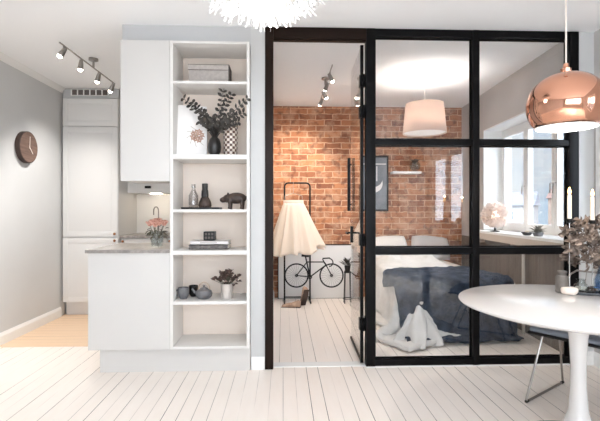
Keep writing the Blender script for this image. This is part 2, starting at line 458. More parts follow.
rbx(mb, 0, LW, 0, OW+.1, 0, zr0); rbx(mb, 0, LW, 0, OW+.1, zr1, HB)
rbx(mb, 0, sR0, 0, OW+.1, zr0, zr1); rbx(mb, sR1, LW, 0, OW+.1, zr0, zr1)
recalc(mb); struct(mb.build('wall_bedroom_right', 'wall_taupe', smooth=False))
mb = MB(); rbx(mb, sR0, sR1, OW, OW+.1, zr0, .967)
recalc(mb); struct(mb.build('wall_recess', 'trim_white', smooth=False))
# recess lining
mb = MB(); rbx(mb, sR1-.012, sR1+.0, -.004, OW, .975, zr1-.012); rbx(mb, sR0, sR1, -.004, OW, zr1-.012, zr1); rbx(mb, sR0, sR0+.012, -.004, OW, .975, zr1-.012)
recalc(mb); struct(mb.build('trim_recess', 'trim_white', smooth=False))
casement('window_1', lambda u, o, z: RWp(sR0+.015+u, OW-.02+o, z), None, sR1-sR0-.03, .967, zr1-.015, leaves=3)
# deep sill / bench
bs0, bs1 = -.0, s_at(472, -.13)
sb = thing('window_bench', 'deep white window ledge with beige front running along the bedroom wall', 'ledge', RWp(bs1, 0, .868))
m = MB(); rbx(m, bs0, bs1, -.13, -.002, .94, .965); rbx(m, sR0+.014, sR1-.014, -.002, OW-.02, .94, .965)
recalc(m); m.build('top_board', 'stone_sill', sb, smooth=False)
m = MB(); rbx(m, bs0, bs1, -.125, -.10, .868, .94); rbx(m, bs0, bs1, -.10, -.002, .868, .88); recalc(m); m.build('front_board', 'bench_front', sb, smooth=False)
for q in (.1, bs1*.5, bs1-.12): m = MB(); rbx(m, q, q+.03, -.09, -.019, .82, .868); recalc(m); m.build('bracket', 'bench_front', sb, smooth=False)

# ---------------------------------------------------------------- glass partition
def X(px, Y=YG): return atY(px, HY, Y).x
gy0, gy1 = YG-.012, YG+.062
xJ0, xJ1 = X(265), X(273.3)
xM0, xM1 = X(366), X(375)
xP0, xP1 = X(472.5), X(479)
xE0, xE1 = X(568.5), X(578)
gp = thing('glass_partition', 'tall black steel framed glass partition dividing the bedroom from the main room', 'partition', (xM0, YG+.03, 0))
zt = H-.002
MB().box((xJ0, gy0, 0), (xJ1, gy1, zt), .004).build('post', 'steel_warm_lit', gp)
MB().box((xM0, gy0, .012), (xM1, gy1, zt), .004).build('post', 'black_steel', gp)
MB().box((xP0, gy0, .012), (xP1, gy1, zt), .004).build('post', 'black_steel', gp)
MB().box((xE0, gy0, .012), (xE1, gy1, zt), .004).build('post', 'black_steel', gp)
MB().box((xJ1, gy0, H-.085), (xM0, gy1, zt), .004).box((xJ1, gy0+.02, H-.098), (xM0, gy1-.02, H-.08)).build('header', 'steel_warm_lit', gp)
def rail(x0, x1, z0, z1): MB().box((x0, gy0+.004, z0), (x1, gy0+.05, z1), .003).build('rail', 'black_steel', gp)
z_m1 = (atY(420,145,YG).z, atY(420,139.5,YG).z); z_m2 = (atY(420,253.6,YG).z, atY(420,247.6,YG).z)
for (a, b) in ((xM1, xP0), (xP1, xE0)):
    rail(a, b, H-.06, zt); rail(a, b, .014, .062)
    for zz in (z_m1, z_m2): rail(a, b, *zz)
    rows = [(.062, z_m2[0]), (z_m2[1], z_m1[0]), (z_m1[1], H-.06)]
    for (z0, z1) in rows:
        pn = MB().box((a-.004, YG+.022, z0-.004), (b+.004, YG+.028, z1+.004)).build('glass_pane', 'glass', gp, smooth=False)
        m = MB(); g = .012
        m.box((a, YG+.028, z0), (a+g, YG+.036, z1)).box((b-g, YG+.028, z0), (b, YG+.036, z1)).box((a, YG+.028, z0), (b, YG+.036, z0+g)).box((a, YG+.028, z1-g), (b, YG+.036, z1))
        m.build('glazing_bead', 'black_steel', pn, smooth=False)
struct(MB().box((xM0, gy0+.01, 0), (xE1, gy1, .0118)).build('trim_partition_base', 'trim_white', smooth=False))
# door leaf, opened into the bedroom
dh = Vector((xM0-.018, gy1+.008, 0)); ang = math.radians(91.2); DW = xM0-xJ1-.03
d1 = struct(thing('door_1', 'glass door leaf standing open into the bedroom', None, dh)); 
d1.rotation_euler = (0, 0, 0)
ddir = Vector((math.cos(ang), math.sin(ang), 0)) if False else Vector((.03, 1, 0)).normalized()
dn = Vector((-ddir.y, ddir.x, 0))
def D(u, o, z): return dh + ddir*u + dn*o + Vector((0,0,z))
def dbx(mb, u0, u1, o0, o1, z0, z1): mb.prism([D(u0,o0,z0), D(u1,o0,z0), D(u1,o1,z0), D(u0,o1,z0)], (0,0,z1-z0)); return mb
m = MB(); dbx(m, 0, .03, -.012, .012, .012, H-.1); dbx(m, .03, DW, -.01, .01, .012, .03); recalc(m); m.build('door_stile', 'black_steel', d1, smooth=False)
m = MB(); dbx(m, .03, DW, -.004, .004, .03, H-.1); recalc(m); m.build('door_pane', 'glass', d1, smooth=False)
for py in (80, 111, 240, 325):
    z = EZ+(HY-py)/F*3.42
    m = MB(); dbx(m, -.006, .05, -.02, .02, z-.045, z+.045); m.tube([D(-.004,-.012,z-.05), D(-.004,-.012,z+.05)], .012, 10); recalc(m)
    m.build('hinge', 'black_steel', d1, smooth=False)
zA = EZ+(HY-211)/F*4.0; zB = EZ+(HY-157)/F*4.0
m = MB(); m.tube([D(DW-.03,.024,zA), D(DW-.03,.024,zB)], .015, 10)
for z in (zA+.06, zB-.06): m.tube([D(DW-.03,.004,z), D(DW-.03,.024,z)], .009, 8)
m.build('pull_bar', 'black_paint', d1)
zc = EZ+(HY-233)/F*4.0
m = MB(); dbx(m, DW-.085, DW-.045, -.016, .016, zc-.09, zc+.06); m.tube([D(DW-.065,.01,zc), D(DW-.065,.055,zc), D(DW-.19,.055,zc)], .009, 8); m.tube([D(DW-.065,-.01,zc), D(DW-.065,-.055,zc), D(DW-.19,-.055,zc)], .009, 8); recalc(m)
m.build('lever_handle', 'black_paint', d1)

# ---------------------------------------------------------------- shelf tower, island, cabinets
YT = 3.27
def z_(py, Y=YT, px=210):
    return atY(px, py, Y).z
tx0, tx1 = X(170, YT), -.248
ztop, zbot = z_(41), z_(349)
tw = thing('open_shelf_tower', 'tall built-in white open shelf tower beside the pillar, full of ornaments', 'shelving', ((tx0+tx1)/2, YT+.16, zbot))
MB().box((tx0, YT, zbot), (tx0+.022, YT+.34, ztop), .002).build('side_panel', 'tower_white', tw)
MB().box((tx1-.022, YT, zbot), (tx1, YT+.34, ztop), .002).build('side_panel', 'tower_white', tw)
MB().box((tx0+.022, YT+.325, zbot), (tx1-.022, YT+.34, ztop)).build('back_panel', 'shelf_back', tw)
SH = {}
for k, (ya, yb) in {'t': (41, 43.5), 1: (81, 83.6), 2: (154.3, 159), 3: (209.3, 212.3), 4: (250.6, 254.8), 5: (301.4, 304.6), 'b': (346.5, 349)}.items():
    z1, z0 = z_(ya), z_(yb); SH[k] = z1
    MB().box((tx0+.0225, YT+.001, z0), (tx1-.0225, YT+.324, z1), .002).build('shelf', 'tower_white', tw)
ix0 = X(88, YT)
isl = thing('kitchen_island', 'white kitchen island cabinet with plain front panel left of the shelf tower', 'cabinet', ((ix0+tx0)/2, 3.58, zbot))
MB().box((ix0, YT, zbot), (tx0-.002, YT+.018, z_(253,px=130)), .0015).build('front_panel', 'cabinet_white', isl)
MB().box((ix0, YT+.019, zbot), (ix0+.018, 3.9, z_(253,px=130)), .0015).build('side_panel', 'cabinet_white', isl)
m = MB().box((ix0+.02, YT+.02, zbot), (tx0-.002, 3.88, z_(253,px=130)-.002)); m.build('body', 'cabinet_white', isl, smooth=False)
m = MB()
for k in range(2):
    xa = ix0+.03+k*(tx0-ix0-.03)/2; m2 = MB().box((xa, 3.882, zbot+.005), (xa+(tx0-ix0-.03)/2-.006, 3.9, .87), .002)
    dr = m2.build('door', 'cabinet_white', isl); MB().tube([(xa+.04, 3.9, .8), (xa+.04, 3.925, .8)], .01, 10).build('knob', 'brass', dr)
wt = MB().box((X(85, YT-.015), YT-.015, z_(253,px=130)+.0005), (tx0-.002, 3.93, z_(249.5,px=130)), .003).build('worktop', 'worktop_glare')
MB().box((X(85, YT-.015), YT-.018, z_(253,px=130)+.0005), (tx0-.002, YT-.0152, z_(249.7,px=130))).build('edge_strip', 'worktop', wt, smooth=False)  # front edge keeps the darker stone colour, without the painted glare
tag(wt, 'mottled grey stone worktop on the white kitchen island, roses standing on it', 'worktop')
ZW = z_(249.5, px=130)
pl = struct(MB().box((X(100, 3.327), 3.327, 0), (tx1+.0, 3.345, zbot-.001)).box((X(100, 3.327), 3.345, 0), (X(100, 3.327)+.02, 3.88, zbot-.001)).build('trim_1', 'cabinet_white', smooth=False))
ux0 = X(120.5, YT)
uc = thing('wall_cabinet', 'white wall cabinet with plain front hanging left of the shelf tower over the island', 'cabinet', ((ux0+tx0)/2, YT+.17, z_(181,px=145)))
zu = z_(181, px=145)
MB().box((ux0, YT, zu), (tx0-.002, YT+.018, ztop), .0015).build('front_panel', 'cabinet_white', uc)
MB().box((ux0+.002, YT+.019, zu+.003), (tx0-.002, YT+.34, ztop), .001).build('body', 'cabinet_white', uc)

# kitchen tall cabinet
yk = 5.1; kx0, kx1 = XL+.025, X(118, yk)
def kz(py): return atY(90, py, yk).z
tc_ = thing('tall_cabinet', 'tall cream panelled kitchen cabinet in the far left corner', 'cabinet', ((kx0+kx1)/2, 5.4, 0))
MB().box((kx0, yk+.022, kz(302)), (kx1, YK-.002, kz(98)), .001).build('body', 'cabinet_cream', tc_)
MB().box((kx0, yk+.09, 0), (kx1, yk+.11, kz(302))).build('plinth', 'cabinet_cream', tc_)
def panel_door(x0, x1, z0, z1, y, par, nm='door', m='cabinet_cream'):
    w = MB(); f = .055
    w.box((x0, y, z0), (x0+f, y+.02, z1), .001).box((x1-f, y, z0), (x1, y+.02, z1), .001).box((x0+f, y, z0), (x1-f, y+.02, z0+f), .001).box((x0+f, y, z1-f), (x1-f, y+.02, z1), .001)
    w.box((x0+f, y+.008, z0+f), (x1-f, y+.018, z1-f))
    w.box((x0+f+.012, y+.004, z0+f+.012), (x1-f-.012, y+.012, z1-f-.012), .003)
    return w.build(nm, m, par)
for (a, b, kn) in ((98.5, 126, None), (127.2, 236.5, 'b'), (238, 302, 't')):
    dr = panel_door(kx0+.003, kx1-.003, kz(b), kz(a), yk, tc_)
    if kn:
        zk = kz(b)+.03 if kn == 'b' else kz(a)-.03
        m = MB().lathe([(.006,0),(.006,-.012),(.014,-.016),(.015,-.024),(.008,-.03),(0,-.031)], (kx1-.032, yk, zk), 14, 'Y'); recalc(m); m.build('knob', 'brass', dr)
# vent grille above
vg = thing('vent_grille', 'white ventilation grille with six dark slots above the tall kitchen cabinet', 'grille', ((kx0+kx1)/2, yk, kz(97.5)))
MB().box((kx0, yk+.02, kz(97.8)), (X(118, yk), YK-.01, H-.004)).build('panel', 'wall_bulkhead', vg, smooth=False)
gx0, gx1 = X(70.5, yk), X(108.5, yk)
m = MB(); za, zb = kz(95.5), kz(89)
m.box((gx0, yk+.004, zb-.006), (gx1, yk+.019, zb)).box((gx0, yk+.004, za), (gx1, yk+.019, za+.006))
for k in range(7):
    xx = gx0+(gx1-gx0-.012)*k/6; m.box((xx, yk+.004, za), (xx+.012, yk+.019, zb))
m.build('grille_frame', 'trim_white', vg, smooth=False)
MB().box((gx0+.004, yk+.012, za+.004), (gx1-.004, yk+.0195, zb-.004)).build('slot_backing', 'box_dark', vg, smooth=False)
# back kitchen run
bx0 = kx1+.006; bx1 = -.27
bc = thing('base_cabinet', 'cream kitchen base cabinet run along the back wall behind the island', 'cabinet', ((bx0+bx1)/2, 5.45, 0))
MB().box((bx0, 5.19, .12), (bx1, YK-.002, .885)).build('body', 'cabinet_cream', bc, smooth=False)
MB().box((bx0, 5.24, 0), (bx1, 5.26, .12)).build('plinth', 'cabinet_cream', bc, smooth=False)
n = 3; w = (bx1-bx0)/n
for k in range(n):
    dr = panel_door(bx0+k*w+.003, bx0+(k+1)*w-.003, .13, .88, 5.165, bc)
    m = MB().lathe([(.006,0),(.006,-.012),(.014,-.016),(.015,-.024),(.008,-.03),(0,-.031)], (bx0+k*w+.03, 5.165, .85), 14, 'Y'); recalc(m); m.build('knob', 'brass', dr)
o = MB().box((bx0, 5.14, .887), (bx1, YK-.002, .918), .003).build('back_worktop', 'worktop'); tag(o, 'grey worktop at the far back of the kitchen beside the tall cream cabinet', 'worktop')
hc = thing('extractor_cabinet', 'cream extractor cabinet glowing underneath over the back kitchen worktop', 'cabinet', (X(145, 5.4), 5.57, atY(145,193,5.4).z))
hx0, hx1 = X(127.5, 5.4), X(165, 5.4)+.4
zh = atY(145,193,5.4).z
MB().box((hx0, 5.42, zh), (hx1, YK-.002, 2.3), .002).build('body', 'cabinet_cream', hc)
MB().box((hx0, 5.40, zh-.0), (hx1, 5.419, zh+.13), .002).build('front_strip', 'cabinet_cream', hc)
m = MB().box((X(145,5.39), 5.375, zh+.055), (X(151,5.39), 5.399, zh+.085), .004); m.build('switch', 'black_paint', hc)
MB().box((X(150,5.45), 5.46, zh-.012), (X(160,5.45), 5.56, zh-.001)).build('lamp_strip', 'bulb', hc, smooth=False)
tag(hc.children[-1], 'glowing lamp strip')
# faucet
fp = atY(158.5, 233, 5.5); fx = fp.x
fa = thing('faucet', 'slim arched metal faucet on the back kitchen worktop', 'faucet', (fx, 5.5, .918))
pts = [(fx, 5.5, .918), (fx, 5.5, 1.20)]+[(fx-.03+.03*math.cos(a), 5.5, 1.20+.05*math.sin(a)) for a in [PI*k/8 for k in range(1, 9)]]+[(fx-.06, 5.5, 1.15)]
MB().tube(pts, .007, 8).build('spout', 'nickel', fa)
MB().lathe([(.024,0),(.024,.03),(.012,.035)], (fx,5.5,.918), 14).build('collar', 'nickel', fa)
MB().tube([(fx,5.5,1.0),(fx+.05,5.47,1.03)], .006, 8).build('lever', 'nickel', fa)

# ---------------------------------------------------------------- wall clock
cp = Vector((XL, 4.40, 1.823)); cr = .150
ck = thing('wall_clock', 'round dark walnut wall clock with two pale hands on the left wall', 'clock', cp)
m = MB().lathe([(0,.0),(cr*.93,.0),(cr*.97,.01),(cr,.035),(cr,.045),(cr-.004,.05),(0,.05)], cp, 48, 'X'); recalc(m); m.build('clock_face', 'walnut', ck)
m = MB().lathe([(cr+.001,.0),(cr+.004,.002),(cr+.004,.046),(cr+.001,.048)], cp, 48, 'X'); recalc(m); m.build('rim', 'walnut_dark', ck)
def hand(dy, dz, w):
    p = cp+Vector((.054,0,0)); d = Vector((0,dy,dz)); s_ = Vector((0,-dz,dy)).normalized()*w
    m = MB().prism([p-s_-d*.12, p+s_-d*.12, p+s_*.6+d, p-s_*.6+d], (.003,0,0)); recalc(m); return m
hand(.006, .105, .004).build('hand', 'hand_white', ck, smooth=False)
hand(.055, -.06, .004).build('hand', 'hand_white', ck, smooth=False)

# ---------------------------------------------------------------- track spot lights
def track(name, label, x, y0, y1, zc, spots, mcan, warm, power, aims):
    z = zc-.085; yc = (y0+y1)/2+.05
    t = thing(name, label, 'light', (x, yc, zc))
    MB().tube([(x, y0, z), (x, y1, z)], .006, 8).build('rail_bar', mcan, t)
    m = MB().lathe([(.042,0),(.042,-.018),(.034,-.022),(0,-.022)], (x, yc, zc-.0005), 20); m.tube([(x,yc,zc-.02),(x,yc,z)], .01, 8); recalc(m); m.build('ceiling_plate', mcan, t)
    for i, (yy, aim) in enumerate(zip(spots, aims)):
        a = Vector(aim).normalized(); p = Vector((x, yy, z-.045))
        m = MB().tube([(x, yy, z), p], .006, 8); m.tube([p-a*.03, p+a*.0, p+a*.05], [.014,.019,.024], 14); h = m.build('spot_head', mcan, t)
        m = MB().ball(p+a*.05, .020, 12); bl = m.build('bulb', 'bulb', h); tag(bl, 'glowing bulb')
        ld = bpy.data.lights.new('spot_lamp', 'SPOT'); ld.energy = power; ld.color = warm; ld.spot_size = math.radians(95); ld.spot_blend = .9; ld.shadow_soft_size = .03
        lo = bpy.data.objects.new('spot_lamp', ld); C.objects.link(lo); lo.location = p+a*.09
        lo.rotation_euler = a.to_track_quat('-Z', 'Y').to_euler()
track('track_light', 'four-bulb metal track light on the ceiling over the kitchen', -1.74, 3.5, 4.62, H,
      [3.56, 3.86, 4.22, 4.56], 'nickel', (1,.96,.92), 19, [(-.5,-.3,-1), (-.1,.0,-1), (-.3,.1,-1), (-.5,.1,-1)])
track('track_light', 'four-bulb metal track light on the bedroom ceiling seen through the doorway', .46, 4.1, 5.35, HB,
      [4.3, 4.62, 4.95, 5.28], 'nickel', (1,.89,.76), 24, [(.5,.1,-1), (-.3,.8,-.8), (.6,.1,-1), (-.4,.8,-1)])

# ---------------------------------------------------------------- bedroom pendant
pc = atZ(424.5, 76, HB); px_, py_ = pc.x, pc.y; dep = 4.6
zt_, zb_ = atY(425,104,py_).z, atY(425,133.5,py_).z
pn = thing('pendant_lamp', 'cream fabric drum pendant lamp glowing in the bedroom behind the glass', 'lamp', (px_, py_, HB))
m = MB().lathe([(.06,0),(.055,-.03),(.01,-.045),(0,-.045)], (px_,py_,HB-.0005), 20); recalc(m); m.build('ceiling_rose', 'trim_white', pn)
MB().tube([(px_,py_,HB-.04),(px_,py_,zb_+.19)], .0035, 8).build('cord', 'trim_white', pn)
m = MB(); n = 40
ra, rb = .198, .228
a_ = [m.bm.verts.new((px_+ra*math.cos(2*PI*k/n), py_+ra*math.sin(2*PI*k/n), zt_)) for k in range(n)]
b_ = [m.bm.verts.new((px_+rb*math.cos(2*PI*k/n), py_+rb*math.sin(2*PI*k/n), zb_)) for k in range(n)]
for k in range(n): m.bm.faces.new([a_[k], b_[k], b_[(k+1)%n], a_[(k+1)%n]])
m.build('lamp_shade', 'shade_fabric', pn, mods=solid(.003))
m = MB().lathe([(0,zb_+.012),(rb-.012,zb_+.012),(rb-.012,zb_+.016),(0,zb_+.016)], (px_,py_,0), 32); recalc(m); m.build('diffuser', 'paper_white', pn)
m = MB().ball((px_,py_,zb_+.14), .04, 14); m.build('bulb', 'bulb_soft', pn)
m = MB()
for k in range(3): m.tube([(px_,py_,zt_-.01),(px_+(ra-.001)*math.cos(2*PI*k/3), py_+(ra-.001)*math.sin(2*PI*k/3), zt_-.01)], .002, 6)
m.build('spider', 'nickel', pn)
ld = bpy.data.lights.new('pendant_bulb', 'POINT'); ld.energy = 10; ld.color = (1,.94,.88); ld.shadow_soft_size = .05
lo = bpy.data.objects.new('pendant_bulb', ld); C.objects.link(lo); lo.location = (px_,py_,zb_+.19)

# ---------------------------------------------------------------- paper chandelier (top of frame)
cd = 2.0; cc = atD(263, -29, cd); R0 = .24
ch = thing('chandelier', 'white round chandelier of curled paper strips at the top of the picture', 'light', (cc.x, cc.y, H))
zc_ = cc.z
MB().tube([(cc.x,cc.y,H-.02),(cc.x,cc.y,zc_)], .004, 8).build('cord', 'trim_white', ch)
m = MB().lathe([(.05,0),(.045,-.025),(0,-.03)], (cc.x,cc.y,H-.0005), 20); recalc(m); m.build('ceiling_rose', 'trim_white', ch)
MB().ball((cc.x,cc.y,zc_), .05, 16).build('bulb', 'bulb_dim', ch)
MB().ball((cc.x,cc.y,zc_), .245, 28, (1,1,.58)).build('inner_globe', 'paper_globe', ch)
m = MB(); N_ = 1300
for k in range(N_):
    z = 1-2*(k+.5)/N_; r = math.sqrt(1-z*z); a = k*2.39996
    d0 = Vector((r*math.cos(a), r*math.sin(a), z))
    base = Vector((cc.x,cc.y,zc_))+Vector((d0.x*.285, d0.y*.285, d0.z*.17))*random.uniform(.86,1)
    d = (d0+Vector((random.gauss(0,.55), random.gauss(0,.55), random.gauss(0,.55)))).normalized()
    sd = d.cross(Vector((random.gauss(0,1), random.gauss(0,1), random.gauss(0,1)))).normalized()
    cur = d.cross(sd)*random.uniform(-.035, .035); L_ = random.uniform(.045, .085); w0 = random.uniform(.003,.0055); prev = None
    for j in range(4):
        t = j/3; p = base+d*L_*t+cur*t*t
        q = (m.bm.verts.new(p+sd*w0), m.bm.verts.new(p-sd*w0*.8))
        if prev: m.bm.faces.new([prev[0], prev[1], q[1], q[0]])
        prev = q
tag(m.build('paper_strips', 'paper_white', ch), kind='stuff')
ld = bpy.data.lights.new('chandelier_bulb', 'POINT'); ld.energy = 5; ld.color = (1,.99,.98); ld.shadow_soft_size = .12
lo = bpy.data.objects.new('chandelier_bulb', ld); C.objects.link(lo); lo.location = (cc.x,cc.y,zc_-.3)

# ---------------------------------------------------------------- copper pendant
def copper():
    m = bpy.data.materials.new('copper'); m.use_nodes = True; b = m.node_tree.nodes['Principled BSDF']
    b.inputs['Base Color'].default_value = lin((216,160,134)); b.inputs['Metallic'].default_value = 1; b.inputs['Roughness'].default_value = .06
    M['copper'] = m
copper()
Dp = 2.12; pp = atD(566, 105.5, Dp); kx, ky, kzz = pp
Rc = .174
cpd = thing('copper_pendant_lamp', 'shiny copper dome pendant lamp hanging over the round white table', 'lamp', (kx, ky, H))
prof = []
zb2 = -.104
for k in range(22):
    th = math.asin(max(-1, zb2/ .156)) + (PI/2-math.asin(zb2/.156))*k/21
    prof.append((Rc*math.cos(th)**.86 if k < 21 else .0, 0.156*math.sin(th)))
prof[-1] = (.02, .156)
m = MB(); n = 56
rings = [[m.bm.verts.new((kx+r*math.cos(2*PI*j/n), ky+r*math.sin(2*PI*j/n), kzz+h)) for j in range(n)] for (r, h) in prof]
for a, b in zip(rings, rings[1:]):
    for j in range(n): m.bm.faces.new([a[j], a[(j+1)%n], b[(j+1)%n], b[j]])
m.build('shade', 'copper', cpd, mods=solid(.002, 0, -1))
m = MB(); rings = [[m.bm.verts.new((kx+(r-.006)*math.cos(2*PI*j/n), ky+(r-.006)*math.sin(2*PI*j/n), kzz+h-.004)) for j in range(n)] for (r, h) in prof[:-1]]
for a, b in zip(rings, rings[1:]):
    for j in range(n): m.bm.faces.new([a[j], b[j], b[(j+1)%n], a[(j+1)%n]])
tag(m.build('shade_lining', 'paper_white', cpd, mods=solid(.001, 0, -1)), 'white inner lining')
m = MB().lathe([(.03,.15),(.032,.160),(.022,.164),(.024,.176),(.014,.182),(.012,.20),(.004,.205)], (kx,ky,kzz), 24); recalc(m); m.build('cap', 'copper', cpd)
MB().tube([(kx,ky,kzz+.2),(kx,ky,H-.02)], .004, 8).build('cord', 'hand_white', cpd)
m = MB().lathe([(.05,0),(.045,-.03),(0,-.035)], (kx,ky,H-.0005), 24); recalc(m); m.build('ceiling_rose', 'copper', cpd)
MB().ball((kx,ky,kzz+.0), .045, 16).build('bulb', 'bulb_soft', cpd)
ld = bpy.data.lights.new('copper_bulb', 'POINT'); ld.energy = 9; ld.color = (1,.95,.90); ld.shadow_soft_size = .045
lo = bpy.data.objects.new('copper_bulb', ld); C.objects.link(lo); lo.location = (kx,ky,kzz-.055)

# ---------------------------------------------------------------- shelf ornaments
def sx(px, Y): return X(px, Y)
# storage box on top compartment
Y0 = 3.42; b0, b1 = sx(188,Y0), sx(229,Y0); zs = SH[1]; zt1 = atY(210, 64.5, Y0).z
bxo = thing('storage_box', 'grey lidded storage box alone on the topmost shelf of the tower', 'box', ((b0+b1)/2, Y0+.08, zs))
MB().box((b0+.004, Y0+.004, zs+.001), (b1-.004, Y0+.156, zt1-.04), .004).build('body', 'box_grey', bxo)
MB().box((b0, Y0, zt1-.04), (b1, Y0+.16, zt1), .004).build('lid', 'box_grey', bxo)
m = MB(); 
for zz in (zt1-.041, zt1-.0): m.box((b0-.001, Y0-.001, zz-.003), (b1+.001, Y0+.0, zz+.001))
m.box((b1-.005, Y0-.002, zs+.002), (b1+.002, Y0+.16, zt1), .001)
m.build('edge_trim', 'box_dark', bxo, smooth=False)
# flower canvas leaning
ct = thing('flower_canvas', 'white canvas with a dusty pink flower leaning at the left of the second shelf', 'picture', (sx(191.5,3.40), 3.40, SH[2]))
cw, chh = .235, .405; ct.rotation_euler = (math.radians(-8), 0, math.radians(12))
MB().box((-cw/2, 0, .002), (cw/2, .03, chh), .002).build('canvas', 'canvas', ct, world=False)
MB().box((-cw/2-.0015, .003, .004), (-cw/2, .03, chh)).build('canvas_edge', 'walnut_dark', ct, world=False)
m = MB()
fc = Vector((.045, -.001, .165))
for k in range(26):
    a = k*2.4; r = -.012+.05*math.sqrt(k/26.)
    p = fc+Vector((r*math.cos(a), -.0006*(26-k)/26., r*math.sin(a)))
    m.leaf(p, (math.cos(a),0,math.sin(a)), (0,-1,0), .04, .036, cup=.03)
m.build('painted_flower', 'rose_paint', ct, world=False)
m = MB()
for a in (1.9, 2.5, 3.1, 3.7, 4.3, 5.0):
    m.tube([fc+Vector((0,-.0005,0)), fc+Vector((.05*math.cos(a), -.0008, .05*math.sin(a))), fc+Vector((.085*math.cos(a+.3), -.001, .09*math.sin(a+.3)))], .0012, 5)
m.build('painted_stems', 'stem_paint', ct, world=False)
# pineapple vase with eucalyptus
Y1 = 3.37; vx = sx(214.5, Y1); zz = SH[2]
pv = thing('pineapple_vase', 'black pineapple-shaped vase on the second shelf in front of the canvas', 'vase', (vx, Y1, zz))
prof = [(.0,.001),(.03,.001),(.044,.03),(.049,.065),(.047,.095),(.038,.125),(.024,.14),(.02,.15),(.024,.175),(.021,.18),(.0,.165)]
m = MB().lathe(prof, (vx,Y1,zz), 24, fn=lambda a, h: 1+.05*math.sin(6*a+h*160)*math.sin(h*160)); recalc(m); m.build('body', 'black_ceramic', pv)
m = MB()
for k in range(16):
    a = k*2.4; m.leaf((vx+.018*math.cos(a), Y1+.018*math.sin(a), zz+.135+.002*k), (math.cos(a)*.45, math.sin(a)*.45, 1), (-math.cos(a),-math.sin(a),.3), .06, .02)
m.build('crown_leaves', 'black_ceramic', pv)
eu = thing('eucalyptus_branches', 'dark eucalyptus branches spreading from the black pineapple vase', 'plant', (vx, Y1, zz+.16))
ends = [((184,99),3.34),((193,103),3.33),((203,112),3.32),((224,88),3.40),((231,95),3.42),((247,99),3.235),((243,113),3.25),((238,122),3.24),((212,118),3.33),((233,113),3.3),((200,121),3.3),((222,124),3.26)]
ms, ml_ = MB(), MB()
for (e, ye) in ends:
    E = atY(e[0], e[1], ye); S0 = Vector((vx, Y1, zz+.165)); mid = (S0+E)/2+Vector((random.uniform(-.01,.01), 0, .035))
    pts = [S0*(1-t)**2+mid*2*t*(1-t)+E*t*t for t in [i/9 for i in range(10)]]
    ms.tube(pts, .0018, 5)
    for i in range(2, 10):
        p = pts[i]; tdir = (pts[i]-pts[i-1]).normalized()
        for sgn in (-1, 1):
            sd = Vector((-tdir.z, random.uniform(-.5,.5), tdir.x))*sgn
            ml_.leaf(p, tdir*.6+sd, (random.uniform(-.6,.6),-1,random.uniform(-.4,.6)), random.uniform(.028,.046), random.uniform(.018,.028), .1)
ms.build('stem', 'leaf_dark', eu); tag(ml_.build('leaves', 'leaf_dark', eu), kind='stuff')
# patterned vase: woven lattice
def lattice():
    m = bpy.data.materials.new('lattice'); m.use_nodes = True; nt = m.node_tree; N = nt.nodes; L = nt.links
    b = N['Principled BSDF']; tc = N.new('ShaderNodeTexCoord')
    sp = N.new('ShaderNodeSeparateXYZ'); L.new(tc.outputs['Object'], sp.inputs[0])
    at = N.new('ShaderNodeMath'); at.operation='ARCTAN2'; L.new(sp.outputs['Y'], at.inputs[0]); L.new(sp.outputs['X'], at.inputs[1])
    cb = N.new('ShaderNodeCombineXYZ')
    k1 = N.new('ShaderNodeMath'); k1.operation='MULTIPLY'; k1.inputs[1].default_value=16/(2*PI); L.new(at.outputs[0], k1.inputs[0])
    k2 = N.new('ShaderNodeMath'); k2.operation='MULTIPLY'; k2.inputs[1].default_value=50; L.new(sp.outputs['Z'], k2.inputs[0])
    L.new(k1.outputs[0], cb.inputs['X']); L.new(k2.outputs[0], cb.inputs['Y'])
    ck_ = N.new('ShaderNodeTexChecker'); ck_.inputs['Scale'].default_value=1
    mp = N.new('ShaderNodeMapping'); mp.inputs['Location'].default_value=(.01,.01,.5)
    L.new(cb.outputs[0], mp.inputs[0]); L.new(mp.outputs[0], ck_.inputs['Vector'])
    ck_.inputs['Color1'].default_value=lin((236,226,216)); ck_.inputs['Color2'].default_value=lin((104,78,66))
    L.new(ck_.outputs['Color'], b.inputs['Base Color']); b.inputs['Roughness'].default_value=.4
    M['lattice']=m
lattice()
Y2 = 3.45; vx2 = sx(230.5, Y2)
o = thing('patterned_vase', 'white and brown checked tall vase at the right end of the second shelf', 'vase', (vx2, Y2, zz))
m = MB().lathe([(0,.001),(.045,.001),(.052,.02),(.055,.12),(.057,.235),(.054,.24),(.05,.235),(.048,.02),(0,.02)], (vx2,Y2,zz), 32); recalc(m); m.build('body', 'lattice', o)
m = MB().lathe([(.056,.232),(.059,.238),(.054,.243)], (vx2,Y2,zz), 32); recalc(m); m.build('rim', 'brass', o)
# third shelf
zz = SH[3]; Yt = 3.40
o = MB().box((sx(183,Yt), 3.33, zz+.001), (sx(220.5,Yt), 3.50, zz+.016), .003).build('serving_board', 'black_paint'); tag(o, 'thin black board lying on the third shelf under two bottles', 'board')
o = thing('glass_bottle', 'clear glass bottle with short neck on the black board', 'bottle', (sx(193.5,Yt), Yt, zz+.016))
c = o.location.copy()
m = MB().lathe([(0,.001),(.034,.001),(.037,.02),(.036,.09),(.02,.12),(.014,.14),(.014,.165),(.018,.175),(.015,.175),(.011,.165),(.011,.14),(.032,.09),(.033,.02),(0,.006)], c, 24); recalc(m); m.build('body', 'glass_smoke', o)
m = MB().lathe([(.0145,.150),(.0185,.152),(.0185,.16),(.0145,.162)], c, 20); recalc(m); m.build('collar', 'glass_vase', o)
o = thing('carafe', 'dark brown bottle vase with a wide base on the black board', 'vase', (sx(205,Yt), Yt, zz+.016)); c = o.location.copy()
